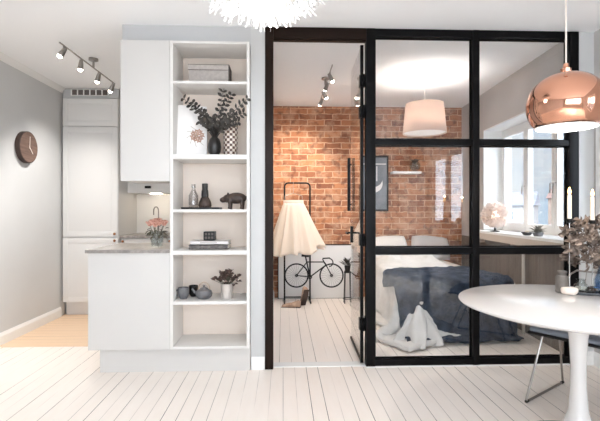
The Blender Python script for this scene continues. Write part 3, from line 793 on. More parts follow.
m = MB().lathe([(0,.001),(.045,.001),(.05,.012),(.047,.035),(.032,.07),(.026,.078)], c, 28); recalc(m); m.build('body', 'bear_wood', o)
m = MB().lathe([(.0265,.078),(.028,.09),(.026,.125),(.022,.135),(.023,.18),(.019,.182),(.018,.14),(0,.1)], c, 28); recalc(m); m.build('neck', 'black_ceramic', o)
# wooden hippo / bear figure
Yh = 3.37; hx = sx(235, Yh)
o = thing('animal_figurine', 'dark carved wooden four-legged animal figurine at the right end of the third shelf', 'figurine', (hx, Yh, zz))
m = MB().ball((hx+.012,Yh,zz+.085), .05, 18, (1.55,.8,.88)).ball((hx-.055,Yh,zz+.082), .036, 16, (1.1,.9,.9)).ball((hx-.088,Yh,zz+.072), .026, 14, (1.1,1,.85))
for ex in (-.018,.018): m.ball((hx-.052,Yh+ex,zz+.118), .009, 8, (1,.7,1.3))
m.tube([(hx+.085,Yh,zz+.1),(hx+.094,Yh,zz+.085),(hx+.095,Yh,zz+.065)], .004, 6)
for lx in (-.035,.055):
    for ly in (-.02,.02): m.tube([(hx+lx,Yh+ly,zz+.08),(hx+lx,Yh+ly,zz+.02),(hx+lx-.004,Yh+ly,zz+.002)], [.018,.014,.017], 10)
def remesh(o):
    r = o.modifiers.new('r', 'REMESH'); r.mode='VOXEL'; r.voxel_size=.004; r.use_smooth_shade=True
    s_ = o.modifiers.new('s', 'SMOOTH'); s_.iterations=6; s_.factor=.6
m.build('body', 'bear_wood', o, mods=remesh)
# fourth shelf
zz = SH[4]; Yb_ = 3.40
def book(name, label, x0, x1, y0, y1, z0, z1, cov, title=None):
    b = thing(name, label, 'book', ((x0+x1)/2, (y0+y1)/2, z0), 'books lying in a stack on the fourth shelf')
    MB().box((x0+.003, y0+.004, z0+.004), (x1-.004, y1-.003, z1-.004)).build('pages', 'book_page', b, smooth=False)
    MB().box((x0, y0, z0+.0005), (x1, y1, z0+.004)).box((x0, y0, z1-.004), (x1, y1, z1-.0003)).box((x0, y0, z0+.0005), (x1, y0+.003, z1-.0003)).build('cover', cov, b, smooth=False)
    if title: MB().box((x0+(x1-x0)*.25, y0-.0006, z0+(z1-z0)*.4), (x0+(x1-x0)*.7, y0, z0+(z1-z0)*.62)).build('spine_band', title, b, smooth=False)
book('book', 'thick book with a dark mottled spine, lower one of the stack of two', sx(189,3.36), sx(228,3.36), 3.35, 3.54, zz+.0005, zz+.036, 'book_dark')
book('book', 'white book lying on top of the dark one', sx(190.5,3.37), sx(228.5,3.37), 3.36, 3.54, zz+.0365, zz+.066, 'book_white', 'box_grey')
o = thing('candle_cube', 'small black cube tealight holder standing on the white book', 'candle holder', (sx(209.5,3.41), 3.43, zz+.0665)); c = o.location.copy()
m = MB().box(c+Vector((-.043,-.04,0)), c+Vector((.043,.04,.068)), .004); m.build('body', 'black_paint', o)
m = MB()
for k in range(-1, 2):
    for j in range(2): m.box(c+Vector((k*.024-.008,-.0415,.012+j*.028)), c+Vector((k*.024+.008,-.0402,.03+j*.028)))
m.build('cutout', 'box_dark', o, smooth=False)
# fifth shelf
zz = SH[5]; Yc = 3.38
def mug(x, y, r, h, label, m_):
    t = thing('mug', label, 'mug', (x, y, zz)); c = t.location.copy()
    m = MB().lathe([(0,.001),(r*.62,.001),(r*.9,h*.25),(r,h*.6),(r*.98,h),(r*.9,h),(r*.9,h*.6),(r*.75,h*.2),(0,h*.12)], c, 26); recalc(m); m.build('body', m_, t)
    m = MB().tube([c+Vector((-r*.9, -.004, h*.8)), c+Vector((-r*1.45,-.006,h*.72)), c+Vector((-r*1.5,-.006,h*.4)), c+Vector((-r*.85,-.004,h*.22))], .006, 8); m.build('handle', m_, t)
mug(sx(183.5,Yc), Yc, .043, .085, 'grey stoneware mug at the left end of the fifth shelf', 'stoneware')
mug(sx(193.5,3.47), 3.47, .036, .085, 'black mug standing between the grey mug and the teapot', 'black_ceramic')
o = thing('teapot', 'round grey stoneware teapot with a looped handle on the fifth shelf', 'teapot', (sx(204,Yc), Yc, zz)); c = o.location.copy()
m = MB().lathe([(0,.001),(.04,.001),(.06,.02),(.064,.04),(.055,.062),(.03,.074)], c, 30); recalc(m); m.build('body', 'stoneware', o)
m = MB().lathe([(.031,.072),(.03,.078),(.01,.086),(.006,.09),(.01,.098),(0,.102)], c, 24); recalc(m); m.build('lid', 'stoneware', o)
m = MB().tube([c+Vector((-.05,0,.035)), c+Vector((-.075,0,.055)), c+Vector((-.092,0,.075))], [.014,.01,.007], 10); m.build('spout', 'stoneware', o)
m = MB().tube([c+Vector((.045*math.cos(a),0,.06+.065*math.sin(a))) for a in [PI*k/12 for k in range(13)]], .004, 8); m.build('handle', 'wicker', o)
o = thing('potted_plant', 'bushy plum-green plant in a silver pot on the fifth shelf', 'plant', (sx(227,Yc), Yc, zz)); c = o.location.copy()
m = MB().lathe([(0,.001),(.04,.001),(.043,.02),(.051,.11),(.053,.115),(.048,.115),(.046,.1),(0,.098)], c, 28, fn=lambda a, h: 1+.012*math.sin(h*260)); recalc(m); m.build('pot', 'silver', o)
m = MB(); st = MB()
for k in range(46):
    a = k*2.4; el = random.uniform(.15, 1.35); L_ = random.uniform(.05, .105)
    d = Vector((math.cos(a)*math.cos(el), math.sin(a)*math.cos(el)*.8, math.sin(el)))
    p = c+Vector((0,0,.1))+d*L_; st.tube([c+Vector((d.x*.01,d.y*.01,.098)), p], .0015, 5)
    for q in range(3): m.leaf(p, d+Vector((random.uniform(-1,1), random.uniform(-1,1), random.uniform(-.3,.8))), (0,-.3,1), .038, .024)
st.build('stem', 'leaf_green', o); tag(m.build('leaves', 'leaf_plum', o), kind='stuff')

# ---------------------------------------------------------------- roses on the island
rp = atY(157, HY, 3.5); rx, ry = rp.x, 3.5
o = thing('glass_vase', 'clear glass vase holding pink roses on the island worktop', 'vase', (rx, ry, ZW)); c = o.location.copy()
m = MB().lathe([(0,.001),(.04,.001),(.045,.01),(.05,.12),(.053,.122),(.048,.122),(.042,.015),(0,.01)], c, 26); recalc(m); m.build('body', 'glass_vase', o)
m = MB().lathe([(0,.0105),(.041,.0105),(.045,.08),(0,.08)], c, 26); recalc(m); m.build('water', 'glass_vase', o)
bq = thing('rose_bouquet', 'bunch of soft pink roses standing in the glass vase on the island', 'flowers', (rx, ry, ZW+.1))
spots = [(-.055,.0,.175),(-.02,-.03,.185),(.02,-.025,.18),(.055,-.0,.178),(0,.025,.2),(-.035,.03,.19),(.04,.03,.185),(.0,-.045,.17)]
for (dx, dy, dz) in spots:
    hd = MB(); p = c+Vector((dx,dy,dz))
    for k in range(16):
        a = k*2.4; r = .005+.023*math.sqrt(k/16)
        hd.leaf(p+Vector((r*math.cos(a)*.5, r*math.sin(a)*.5, -.012)), (math.cos(a)*r*20, math.sin(a)*r*20, 1), (-math.cos(a),-math.sin(a),.2), .042, .038, .5)
    fl_ = hd.build('rose_head', 'rose_pink', bq)
    MB().tube([p+Vector((0,0,-.005)), c+Vector((dx*.4,dy*.4,.08)), c+Vector((-dx*.3,-dy*.3,.018))], .0022, 6).build('stem', 'leaf_green', fl_)
m = MB()
for k in range(34):
    a = k*2.4; r = random.uniform(.03,.065)
    m.leaf(c+Vector((r*math.cos(a), r*math.sin(a), random.uniform(.085,.15))), (math.cos(a), math.sin(a), random.uniform(-.9,.4)), (0,0,1), random.uniform(.03,.05), .022)
tag(m.build('leaves', 'leaf_green', bq), kind='stuff')

# ---------------------------------------------------------------- bedroom: bike print, rack, skirt, shoes
yb_ = 6.06
bx_a, bx_b = X(278.5, yb_), X(352, yb_); ph = atY(315, 245, yb_).z
bp_ = thing('bicycle_print', 'large white panel with a black racing bicycle drawn on it leaning on the brick wall', 'picture', ((bx_a+bx_b)/2, yb_-.02, .0))
MB().box((bx_a, yb_-.045, .004), (bx_b, yb_-.02, ph), .002).build('board', 'board', bp_)
m = MB(); f = .012
m.box((bx_a-f, yb_-.05, .0), (bx_a, yb_-.015, ph+f)).box((bx_b, yb_-.05, .0), (bx_b+f, yb_-.015, ph+f)).box((bx_a, yb_-.05, ph), (bx_b, yb_-.015, ph+f)).box((bx_a, yb_-.05, 0), (bx_b, yb_-.015, .004))
m.build('frame', 'ink', bp_, smooth=False)
yy = yb_-.0462
def P2(px, py): q = atY(px, py, yy); return Vector((q.x, yy, q.z))
m = MB()
def ring(c, r, w, mb, n=40):
    for k in range(n):
        a, b = 2*PI*k/n, 2*PI*(k+1)/n
        mb.quad([c+Vector(((r-w)*math.cos(a),0,(r-w)*math.sin(a))), c+Vector(((r+w)*math.cos(a),0,(r+w)*math.sin(a))), c+Vector(((r+w)*math.cos(b),0,(r+w)*math.sin(b))), c+Vector(((r-w)*math.cos(b),0,(r-w)*math.sin(b)))])
def stroke(p, q, w, mb):
    d = (q-p).normalized(); s_ = Vector((-d.z,0,d.x))*w*1.35; mb.quad([p+s_, p-s_, q-s_, q+s_])
wl, wr = P2(296.5,275.5), P2(331.5,275.5); R_ = .158
for c_ in (wl, wr): ring(c_, R_, .010, m); ring(c_, .015, .006, m, 14)
bb = P2(310,277); stp = P2(307,262); ht = P2(324,262); seat = P2(305.5,256.5); sadl, sadr = P2(301.5,255.5), P2(309,256)
for (a, b, w) in ((wl, bb, .005), (wl, stp, .005), (bb, seat, .007), (stp, ht, .006), (bb, P2(326,265), .0065), (ht, P2(326,265), .008), (P2(326,265), wr, .0055), (sadl, sadr, .012), (P2(322.5,259), ht, .006), (P2(322.5,258.5), P2(330,258), .007)): stroke(a, b, w, m)
ring(bb, .024, .006, m, 18)
for k in range(7):
    a = 1.4-k*.42; b = a-.42; c_ = P2(329,262.5); r = .055
    stroke(c_+Vector((r*math.cos(a),0,r*math.sin(a))), c_+Vector((r*math.cos(b),0,r*math.sin(b))), .006, m)
m.build('bicycle_drawing', 'ink', bp_, smooth=False)
for c_ in (wl, wr):
  m = MB()
  for k in range(12):
    a = PI*k/12
    stroke(c_+Vector((math.cos(a)*R_*.96,.0004,math.sin(a)*R_*.96)), c_-Vector((math.cos(a)*R_*.96,-.0004,math.sin(a)*R_*.96)), .0009, m)
  m.build('wheel_spokes', 'ink_grey', bp_, smooth=False)
# clothes rack
yr = 5.82; ra_, rb_ = X(284.5, yr), X(310, yr); zt2 = atY(297,183,yr).z
rk = thing('clothes_rack', 'narrow black metal clothes rack against the brick wall with a tulle skirt on it', 'rack', ((ra_+rb_)/2, yr, 0))
rr = .05
pts = [(ra_,yr,.012),(ra_,yr,zt2-rr)]+[(ra_+rr-rr*math.cos(a), yr, zt2-rr+rr*math.sin(a)) for a in (PI/8,PI/4,3*PI/8,PI/2)]+[(rb_-rr+rr*math.sin(a), yr, zt2-rr+rr*math.cos(a)) for a in (0.01,PI/8,PI/4,3*PI/8,PI/2)]+[(rb_,yr,.012)]
MB().tube(pts, .011, 10).build('frame_bar', 'black_paint', rk)
for x in (ra_, rb_): MB().tube([(x,yr-.16,.012),(x,yr+.16,.012)], .011, 8).build('foot', 'black_paint', rk)
MB().tube([(ra_,yr,.06),(rb_,yr,.06)], .008, 8).build('cross_bar', 'black_paint', rk)
# skirt
ysk = 5.66
wc = atY(293.5, 203, ysk)
sk = thing('tulle_skirt', 'pale peach tulle skirt hanging from the black clothes rack', 'skirt', (wc.x, ysk, wc.z))
m = MB(); n = 120; rows = 22; prev = None
hemc = atY(297, 252, ysk); Lz = wc.z-hemc.z
for j in range(rows+1):
    t = j/rows; w = .125+ (.335-.125)*(t**.9); dpt = .055+.10*t**.7
    cxx = wc.x+(hemc.x-wc.x)*t+ .0; row = []
    for k in range(n):
        a = 2*PI*k/n
        ruf = 1+(.03+.10*t)*math.sin(11*a+1.3*math.sin(3*a))+.05*t*math.sin(23*a+2*t)
        x = cxx+w*ruf*math.cos(a); y = ysk+dpt*ruf*math.sin(a)
        z = wc.z-(Lz+.035*math.sin(5*a+1)*1-.06*abs(math.cos(a))**2+.05*(x<cxx))*t
        row.append(m.bm.verts.new((x,y,z)))
    if prev:
        for k in range(n): m.bm.faces.new([prev[k], row[k], row[(k+1)%n], prev[(k+1)%n]])
    prev = row
m.build('tulle', 'peach_tulle', sk, mods=solid(.002))
m = MB(); n = 40
m.lathe([(1,0),(1.04,.004),(1.04,.04),(1,.045)], (0,0,0), n)
for v in m.bm.verts: v.co = Vector((wc.x+v.co.x*.125, ysk+v.co.y*.056, wc.z-.008+v.co.z))
recalc(m); m.build('waistband', 'peach_band', sk)
m = MB()
hz = zt2+.012
m.tube([(wc.x-.115,ysk,wc.z+.02),(wc.x-.11,ysk+.0,wc.z+.09),(wc.x,ysk+.06,wc.z+.13),(wc.x+.11,ysk,wc.z+.09),(wc.x+.115,ysk,wc.z+.02)], .004, 6)
m.tube([(wc.x,ysk+.06,wc.z+.13),(wc.x,yr-.02,hz-.04),(wc.x,yr-.015,hz+.004),(wc.x,yr+.012,hz),(wc.x,yr+.012,hz-.02)], .003, 6)
m.build('hanger', 'nickel', sk)
# shoes
def shoe(p, ang, tilt, label):
    t = thing('shoe', label, 'shoe', p, 'tan shoes below the skirt'); t.rotation_euler = (0, tilt, ang)
    m = MB(); n = 14; L_ = .25
    sec = [(-.115,.028,.075,.012),(-.09,.034,.085,.008),(-.04,.034,.07,.005),(.0,.036,.055,.004),(.05,.044,.045,.003),(.09,.04,.035,.003),(.12,.02,.022,.003)]
    prev = None
    for (x, w, h, z0) in sec:
        row = [m.bm.verts.new((x, w*math.cos(a), z0+max(0,(math.sin(a)+ .55)/1.55)*h)) for a in [2*PI*k/n for k in range(n)]]
        if prev:
            for k in range(n): m.bm.faces.new([prev[k], prev[(k+1)%n], row[(k+1)%n], row[k]])
        else: m.bm.faces.new(row)
        prev = row
    m.bm.faces.new(prev); recalc(m); m.build('upper', 'shoe_tan', t, world=False)
    m = MB().box((-.118,-.034,0), (-.06,.034,.012), .003).box((-.06,-.04,0), (.122,.04,.006), .003); m.build('sole', 'walnut_dark', t, world=False)
    return t
p = atZ(291, 303, 0); shoe((p.x, 5.48, 0), 2.9, 0, 'flat lying tan shoe on the floor, the left one of the pair')
p = atZ(304, 303, 0)
s2 = shoe((p.x, 5.50, .112), 2.0, math.radians(62), 'tan shoe tipped upright on its toe beside the other')
# small plant stand near door
pp_ = atY(347.5, 262, 5.7)
o = thing('plant_stand', 'slim black wire stand with a dark plant beside the bicycle print', 'plant stand', (pp_.x, 5.7, 0)); c = o.location.copy()
m = MB()
for k in range(4):
    a = PI/4+k*PI/2; m.tube([c+Vector((.06*math.cos(a),.06*math.sin(a),0)), c+Vector((.045*math.cos(a),.045*math.sin(a),.42))], .005, 6)
for z, r in ((.06,.06),(.40,.047)): m.tube([c+Vector((r*math.cos(2*PI*k/20), r*math.sin(2*PI*k/20), z)) for k in range(21)], .004, 6)
m.build('wire_frame', 'black_paint', o)
m = MB().lathe([(0,.40),(.03,.40),(.042,.49),(.038,.49),(0,.475)], c, 20); recalc(m); m.build('pot', 'black_ceramic', o)
m = MB()
for k in range(40):
    a = k*2.4; el = random.uniform(.2,1.4); d = Vector((math.cos(a)*math.cos(el), math.sin(a)*math.cos(el), math.sin(el)))
    m.leaf(c+Vector((0,0,.48))+d*.02, d, (0,0,1), random.uniform(.06,.12), .02)
tag(m.build('leaves', 'leaf_dark', o), kind='stuff')
# framed portrait-like abstract picture on brick
yp = YB
pa, pb = X(361, yp), X(388, yp); pz0, pz1 = atY(375,211,yp).z, atY(375,156,yp).z
o = thing('framed_picture', 'dark framed black and white abstract picture on the brick wall beside the door', 'picture', ((pa+pb)/2, yp-.015, pz0))
m = MB(); f = .022
m.box((pa, yp-.03, pz0), (pa+f, yp-.002, pz1), .003).box((pb-f, yp-.03, pz0), (pb, yp-.002, pz1), .003).box((pa+f, yp-.03, pz0), (pb-f, yp-.002, pz0+f), .003).box((pa+f, yp-.03, pz1-f), (pb-f, yp-.002, pz1), .003)
m.build('frame', 'black_paint', o)
mat('print_grey', (92,96,104), .35, var=(140,144,150), vscale=4)
MB().box((pa+f, yp-.02, pz0+f), (pb-f, yp-.004, pz1-f)).build('print', 'print_grey', o, smooth=False)
cX, cZ = (pa+pb)/2, (pz0+pz1)/2
m = MB(); pr = []
for k in range(15):
    a = -2.6+k*.2; R1, R2 = .13, .13-.055*math.sin(PI*k/14)
    pr.append((Vector((cX-.02+R1*math.cos(a), yp-.0205, cZ+R1*1.0*math.sin(a))), Vector((cX-.02+R2*math.cos(a), yp-.0205, cZ+.02+R2*math.sin(a)))))
for a, b in zip(pr, pr[1:]): m.quad([a[0], b[0], b[1], a[1]])
m.box((cX+.02, yp-.0207, cZ+.03), (cX+.035, yp-.0203, cZ+.24)); m.box((pa+f+.01, yp-.0207, pz1-f-.10), (pb-f-.01, yp-.0203, pz1-f-.085))
m.build('white_motif', 'book_white', o, smooth=False)
# floating shelf
ya = YB; fa0, fa1 = X(392, ya-.1), X(420, ya-.1); fz = atY(405, 172.5, ya-.1).z
o = MB().box((fa0, ya-.17, fz-.018), (fa1, ya-.001, fz+.012), .003).build('floating_shelf', 'trim_white'); tag(o, 'small white floating shelf on the brick wall right of the framed picture', 'shelf')
o = thing('glass_globe', 'round clear glass globe vase on the small floating shelf', 'vase', (X(415,ya-.09), ya-.09, fz+.0125)); c = o.location.copy()
m = MB().lathe([(0,.001),(.03,.002),(.065,.04),(.075,.08),(.06,.125),(.035,.145),(.03,.145),(.055,.122),(.07,.08),(.06,.042),(0,.008)], c, 24); recalc(m); m.build('body', 'glass_vase', o)
m = MB()
for k in range(18):
    a = k*2.4; m.leaf(c+Vector((0,0,.1)), (math.cos(a)*.7,math.sin(a)*.7,1), (0,0,1), .1, .03)
m.build('sprig', 'leaf_dry', o)

# ---------------------------------------------------------------- bed
bxl, bxr, byf, byb, bz = 1.12, 2.20, 4.06, 6.05, .53
bd = thing('bed', 'single bed with taupe valance behind the glass partition', 'bed', ((bxl+bxr)/2, (byf+byb)/2, 0))
m = MB().box((bxl+.01, byf+.01, .06), (bxr-.01, byb-.01, .30), .02); m.build('base', 'valance', bd)
m = MB().box((bxl, byf, .302), (bxr, byb, bz), .05, seg=4); m.build('mattress', 'pillow', bd)
for x in (bxl+.08, bxr-.08):
    for y in (byf+.1, byb-.1): MB().lathe([(.02,0),(.026,.06)], (x,y,0), 12).build('leg', 'walnut_dark', bd)

def drape(nu, nv, origin, du, dv, lu, lv, box, hf=None, r=.018, steps=260, seed=1, slack=.04, floor=.012, pin=None, slack_v=None):
    rng = np.random.default_rng(seed)
    o = np.array(origin, float); du = np.array(du, float); dv = np.array(dv, float)
    U, V = np.meshgrid(np.linspace(0, lu, nu), np.linspace(0, lv, nv), indexing='ij')
    P = o[None,None]+U[...,None]*du+V[...,None]*dv
    xs = np.linspace(0,1,nu)[:,None]; ys = np.linspace(0,1,nv)[None,:]
    for _ in range(10):
        kx_, ky_ = rng.uniform(2, 16, 2); ph_ = rng.uniform(0, 6.28, 2)
        P[...,2] += .012*np.sin(kx_*xs+ky_*ys*rng.choice([-1,1])+ph_[0])
    su, sv = lu/(nu-1)*(1+slack), lv/(nv-1)*(1+(slack if slack_v is None else slack_v))
    Q = P.copy(); P00 = P.copy(); lo = np.array([box[0]-r, box[2]-r, -1]); hi = np.array([box[1]+r, box[3]+r, box[4]+r])
    prevC = None
    def cons(A, B, rest, k):
        d = B-A; L = np.linalg.norm(d, axis=-1, keepdims=True)+1e-9
        c = d*((L-rest)/L)*.5*k; return c
    dt = 1/60.
    for st in range(steps):
        vel = (P-Q)*.975; Q = P.copy(); P = P+vel; P[...,2] -= 9.8*dt*dt*.6
        for it in range(14):
            for off in (0, 1):
                A, B = P[off:-1:2], P[off+1::2]; n_ = min(len(A), len(B)); c = cons(A[:n_], B[:n_], su, 1); A[:n_] += c; B[:n_] -= c
                A, B = P[:, off:-1:2], P[:, off+1::2]; n_ = min(A.shape[1], B.shape[1]); c = cons(A[:,:n_], B[:,:n_], sv, 1); A[:,:n_] += c; B[:,:n_] -= c
            sd = math.hypot(su, sv)
            for off in (0, 1):
                A, B = P[off:-1:2, :-1], P[off+1::2, 1:]; n_ = min(len(A), len(B)); c = cons(A[:n_], B[:n_], sd, .25); A[:n_] += c; B[:n_] -= c
                A, B = P[off:-1:2, 1:], P[off+1::2, :-1]; n_ = min(len(A), len(B)); c = cons(A[:n_], B[:n_], sd, .25); A[:n_] += c; B[:n_] -= c
            d = P[2:]-P[:-2]; L = np.linalg.norm(d, axis=-1, keepdims=True)+1e-9; c = d*(np.minimum(L-2*su*.93, 0)/L)*.12; P[:-2] += c; P[2:] -= c
            d = P[:,2:]-P[:,:-2]; L = np.linalg.norm(d, axis=-1, keepdims=True)+1e-9; c = d*(np.minimum(L-2*sv*.93, 0)/L)*.12; P[:,:-2] += c; P[:,2:] -= c
            if pin: P[:,-1] = P00[:,-1]
            ins = np.all(P > lo, axis=-1) & np.all(P < hi, axis=-1)
            if ins.any():
                dl = P-lo; dh_ = hi-P
                pen = np.stack([dl[...,0], dh_[...,0], dl[...,1], dh_[...,1], dh_[...,2]], -1)
                w_ = np.argmin(pen, -1)
                for q, (ax, val) in enumerate([(0, lo[0]), (0, hi[0]), (1, lo[1]), (1, hi[1]), (2, hi[2])]):
                    mk = ins & (w_ == q); P[mk, ax] = val
                    Q[mk] += (P[mk]-Q[mk])*.5
            if hf is not None:
                hz_ = hf(P[...,0], P[...,1]); mk = P[...,2] < hz_; 
                P[...,2] = np.where(mk, hz_, P[...,2]); Q[mk] += (P[mk]-Q[mk])*.5
            mk = P[...,2] < floor+r; P[...,2] = np.maximum(P[...,2], floor+r); Q[mk] += (P[mk]-Q[mk])*.6
    return P
def sheet(P, name, m_, th, label, cat, amp=.03, sc=.16):
    tx = bpy.data.textures.new(name+'_folds', 'CLOUDS'); tx.noise_scale = sc; tx.noise_depth = 2; tx.noise_type = 'SOFT_NOISE'
    nu, nv = P.shape[:2]; mb = MB()
    vs = [[mb.bm.verts.new(P[i,j]) for j in range(nv)] for i in range(nu)]
    for i in range(nu-1):
        for j in range(nv-1): mb.bm.faces.new([vs[i][j], vs[i+1][j], vs[i+1][j+1], vs[i][j+1]])
    def md(o):
        q = o.modifiers.new('sub', 'SUBSURF'); q.levels = 1; q.render_levels = 1
        d = o.modifiers.new('folds', 'DISPLACE'); d.texture = tx; d.strength = amp; d.mid_level = .35
        solid(th)(o)
    o = mb.build(name, m_, mods=md); tag(o, label, cat); return o
BX = (bxl, bxr, byf, byb, bz)
a = math.radians(13)
def hfd(x, y):
    b_ = np.exp(-((y-5.32-.12*np.sin(5*x))/.26)**2)*(.10+.03*np.sin(9*x+3*y))
    ins = (x > bxl+.0) & (x < bxr)&(y > byf+.05)
    return np.where(ins, bz+.022+b_*np.clip((x-bxl)/.18,0,1), -1.0)
Pd = drape(58, 66, (bxl-.08, byf-.50, bz+.16), (math.cos(a), math.sin(a), 0), (-math.sin(a), math.cos(a), 0), 1.30, 1.98, BX, hf=hfd, r=.022, seed=3, slack=.10)
sheet(Pd, 'duvet', 'duvet_white', .035, 'rumpled white duvet spilling over the side and foot of the bed', 'duvet', .045, .15)
# height field of the duvet for the throw to lie on
gx = np.linspace(bxl-.7, bxr+.5, 90); gyy = np.linspace(byf-.8, byb+.2, 120)
HF = np.full((90,120), -1.0)
ii = np.clip(np.round((Pd[...,0]-gx[0])/(gx[1]-gx[0])).astype(int), 0, 89); jj = np.clip(np.round((Pd[...,1]-gyy[0])/(gyy[1]-gyy[0])).astype(int), 0, 119)
for di in (-1,0,1):
    for dj in (-1,0,1):
        np.maximum.at(HF, (np.clip(ii+di,0,89), np.clip(jj+dj,0,119)), Pd[...,2]+.032)
def hf(x, y):
    i = np.clip(np.round((x-gx[0])/(gx[1]-gx[0])).astype(int), 0, 89); j = np.clip(np.round((y-gyy[0])/(gyy[1]-gyy[0])).astype(int), 0, 119)
    h = HF[i,j]; inside = (x > bxl-.02) & (x < bxr+.02) & (y > byf-.02) & (y < byb)
    return np.where(inside, h, -1.0)
a = math.radians(10)
Pt = drape(56, 52, (bxl+.08, byf-.44, bz+.16), (math.cos(a), math.sin(a), 0), (-math.sin(a), math.cos(a), 0), 1.02, 1.22, (bxl-.05, bxr+.03, byf-.06, byb, bz+.02), hf=hf, r=.015, seed=9, slack=.10)
sheet(Pt, 'throw_blanket', 'navy_cloth', .012, 'dark navy throw blanket draped across the foot of the bed', 'blanket', .04, .11)
m = MB(); n = 90; prev = None; cx_, cy_ = 1.235, byf-.05
for j in range(19):
    t = j/18; z = .35*(1-t)**.85*(1-.25*t)+.006; row = []
    for k in range(n):
        a = 2*PI*k/n; f = 1+(.10+.22*t)*math.sin(7*a+1.1*math.sin(2*a)+.8*t)+.07*t*math.sin(17*a+3*t)
        rx_ = (.02+.19*t**.62)*f; ry_ = (.02+.20*t**.8)*f
        lump = .030*math.sin(5*a+4*t)*math.sin(PI*t)
        row.append(m.bm.verts.new((cx_-.03*t+rx_*math.cos(a)+lump, cy_-.02*t+ry_*math.sin(a), z+.03*math.sin(3*a+5*t)*t*(1-t)*2+.018*t*max(0,f-1)*3)))
    if prev:
        for k in range(n): m.bm.faces.new([prev[k], row[k], row[(k+1)%n], prev[(k+1)%n]])
    else: m.bm.faces.new(row[::-1])
    prev = row
def shm(o):
    q = o.modifiers.new('sub', 'SUBSURF'); q.levels = 1; q.render_levels = 1
tag(m.build('bed_sheet', 'duvet_white', mods=shm), 'crumpled white sheet trailing to the floor at the near left corner of the bed', 'sheet')
def pillow(name, label, c, sx_, sy_, sz_, rot, m_):
    t = MB(); n = 20
    g = {}
    for side in (1, -1):
        for i in range(n+1):
            for j in range(n+1):
                u, v = i/n*2-1, j/n*2-1
                e = (1-u**4)*(1-v**4); z = side*sz_*max(0, e)**.45
                if side == -1 and (i in (0,n) or j in (0,n)): g[(side,i,j)] = g[(1,i,j)]; continue
                z += .006*math.sin(7*u+3*v)*e
                p = Vector((u*sx_*(1-.07*v*v), v*sy_*(1-.07*u*u), z))
                g[(side,i,j)] = t.bm.verts.new(p)
        for i in range(n):
            for j in range(n):
                f = [g[(side,i,j)], g[(side,i+1,j)], g[(side,i+1,j+1)], g[(side,i,j+1)]]
                t.bm.faces.new(f if side == 1 else f[::-1])
    o = t.build(name, m_); o.location = c; o.rotation_euler = rot; tag(o, label, 'pillow'); return o
pillow('pillow', 'white pillow leaning on the brick wall at the left of the bed head', (1.42, 5.90, .70), .27, .18, .065, (math.radians(58), math.radians(-3), math.radians(2)), 'pillow')
pillow('pillow', 'grey pillow propped behind the duvet at the right of the bed head', (2.00, 5.90, .70), .26, .18, .065, (math.radians(56), math.radians(4), math.radians(-2)), 'pillow_grey')

# ---------------------------------------------------------------- things on the window ledge
lp = s_at(495, -.04); c = RWp(lp, -.04, .9655)
o = thing('table_lamp', 'glowing white feather ball lamp on the window ledge', 'lamp', c)
m = MB().lathe([(0,.001),(.05,.001),(.052,.008),(.012,.016),(.01,.05),(.02,.055)], c, 22); recalc(m); m.build('base', 'black_paint', o)
sc_ = c+Vector((0,0,.19)); m = MB()
for k in range(420):
    z = 1-2*(k+.5)/420; r = math.sqrt(1-z*z); a = k*2.39996; d = Vector((r*math.cos(a), r*math.sin(a), z))
    m.leaf(sc_+d*.085, d+Vector((random.gauss(0,.5), random.gauss(0,.5), random.gauss(0,.5))), d.cross(Vector((random.gauss(0,1),random.gauss(0,1),random.gauss(0,1)))), .075, .042, .2)
tag(m.build('feather_shade', 'feather', o), kind='stuff')
MB().ball(sc_, .05, 16).build('bulb', 'bulb_dim', o)
ld = bpy.data.lights.new('ledge_bulb', 'POINT'); ld.energy = 3; ld.color = (1,.88,.78); ld.shadow_soft_size = .05
lo = bpy.data.objects.new('ledge_bulb', ld); C.objects.link(lo); lo.location = sc_
lp = s_at(538, -.03); c = RWp(lp, -.03, .9655)
o = thing('succulent', 'small dark plant in a low bowl on the window ledge right of the feather lamp', 'plant', c)
m = MB().lathe([(0,.001),(.035,.001),(.05,.035),(.045,.035),(0,.028)], c, 20); recalc(m); m.build('bowl', 'stoneware', o)
m = MB()
for k in range(40):
    a = k*2.4; el = .3+k/40.; d = Vector((math.cos(a)*math.cos(el), math.sin(a)*math.cos(el), math.sin(el))); m.leaf(c+Vector((0,0,.03)), d, (0,0,1), random.uniform(.05,.1), .018)
m.build('leaves', 'leaf_green', o)
lp = s_at(527, -.05); c = RWp(lp, -.05, .9655)
o = thing('candle_bowl', 'low dark bowl on the window ledge just left of the small plant', 'bowl', c)
m = MB().lathe([(0,.001),(.03,.001),(.055,.03),(.05,.03),(0,.01)], c, 22); recalc(m); m.build('bowl_body', 'black_ceramic', o)
MB().lathe([(.018,.011),(.018,.045),(0,.046)], c, 16).build('candle', 'candle', o)
# radiator pipe under the ledge
sP = s_at(523.5, -.06); c = RWp(sP, -.06, 0)
o = thing('heating_pipe', 'pale vertical heating pipe with a valve under the window ledge', 'pipe', c)
MB().tube([c, c+Vector((0,0,.78))], .016, 12).build('tube', 'pipe_white', o)
MB().tube([c+Vector((0,0,.78)), c+Vector((0,0,.86))], [.026,.022], 14).tube([c+Vector((0,0,.81)), c+Vector((-.05,-.02,.81))], .018, 12).build('valve', 'trim_white', o)
# cladding board below ledge
mat('cladding', (118,107,99), .8, var=(104,94,87), vscale=4, stretch=(8,8,.4))
m = MB()
k = 0; s_0 = 0.0
while s_0 < LW-.14:
    rbx(m, s_0, s_0+.116, -.018, -.001, .0, .86); s_0 += .12
recalc(m); struct(m.build('trim_cladding', 'cladding', smooth=False))

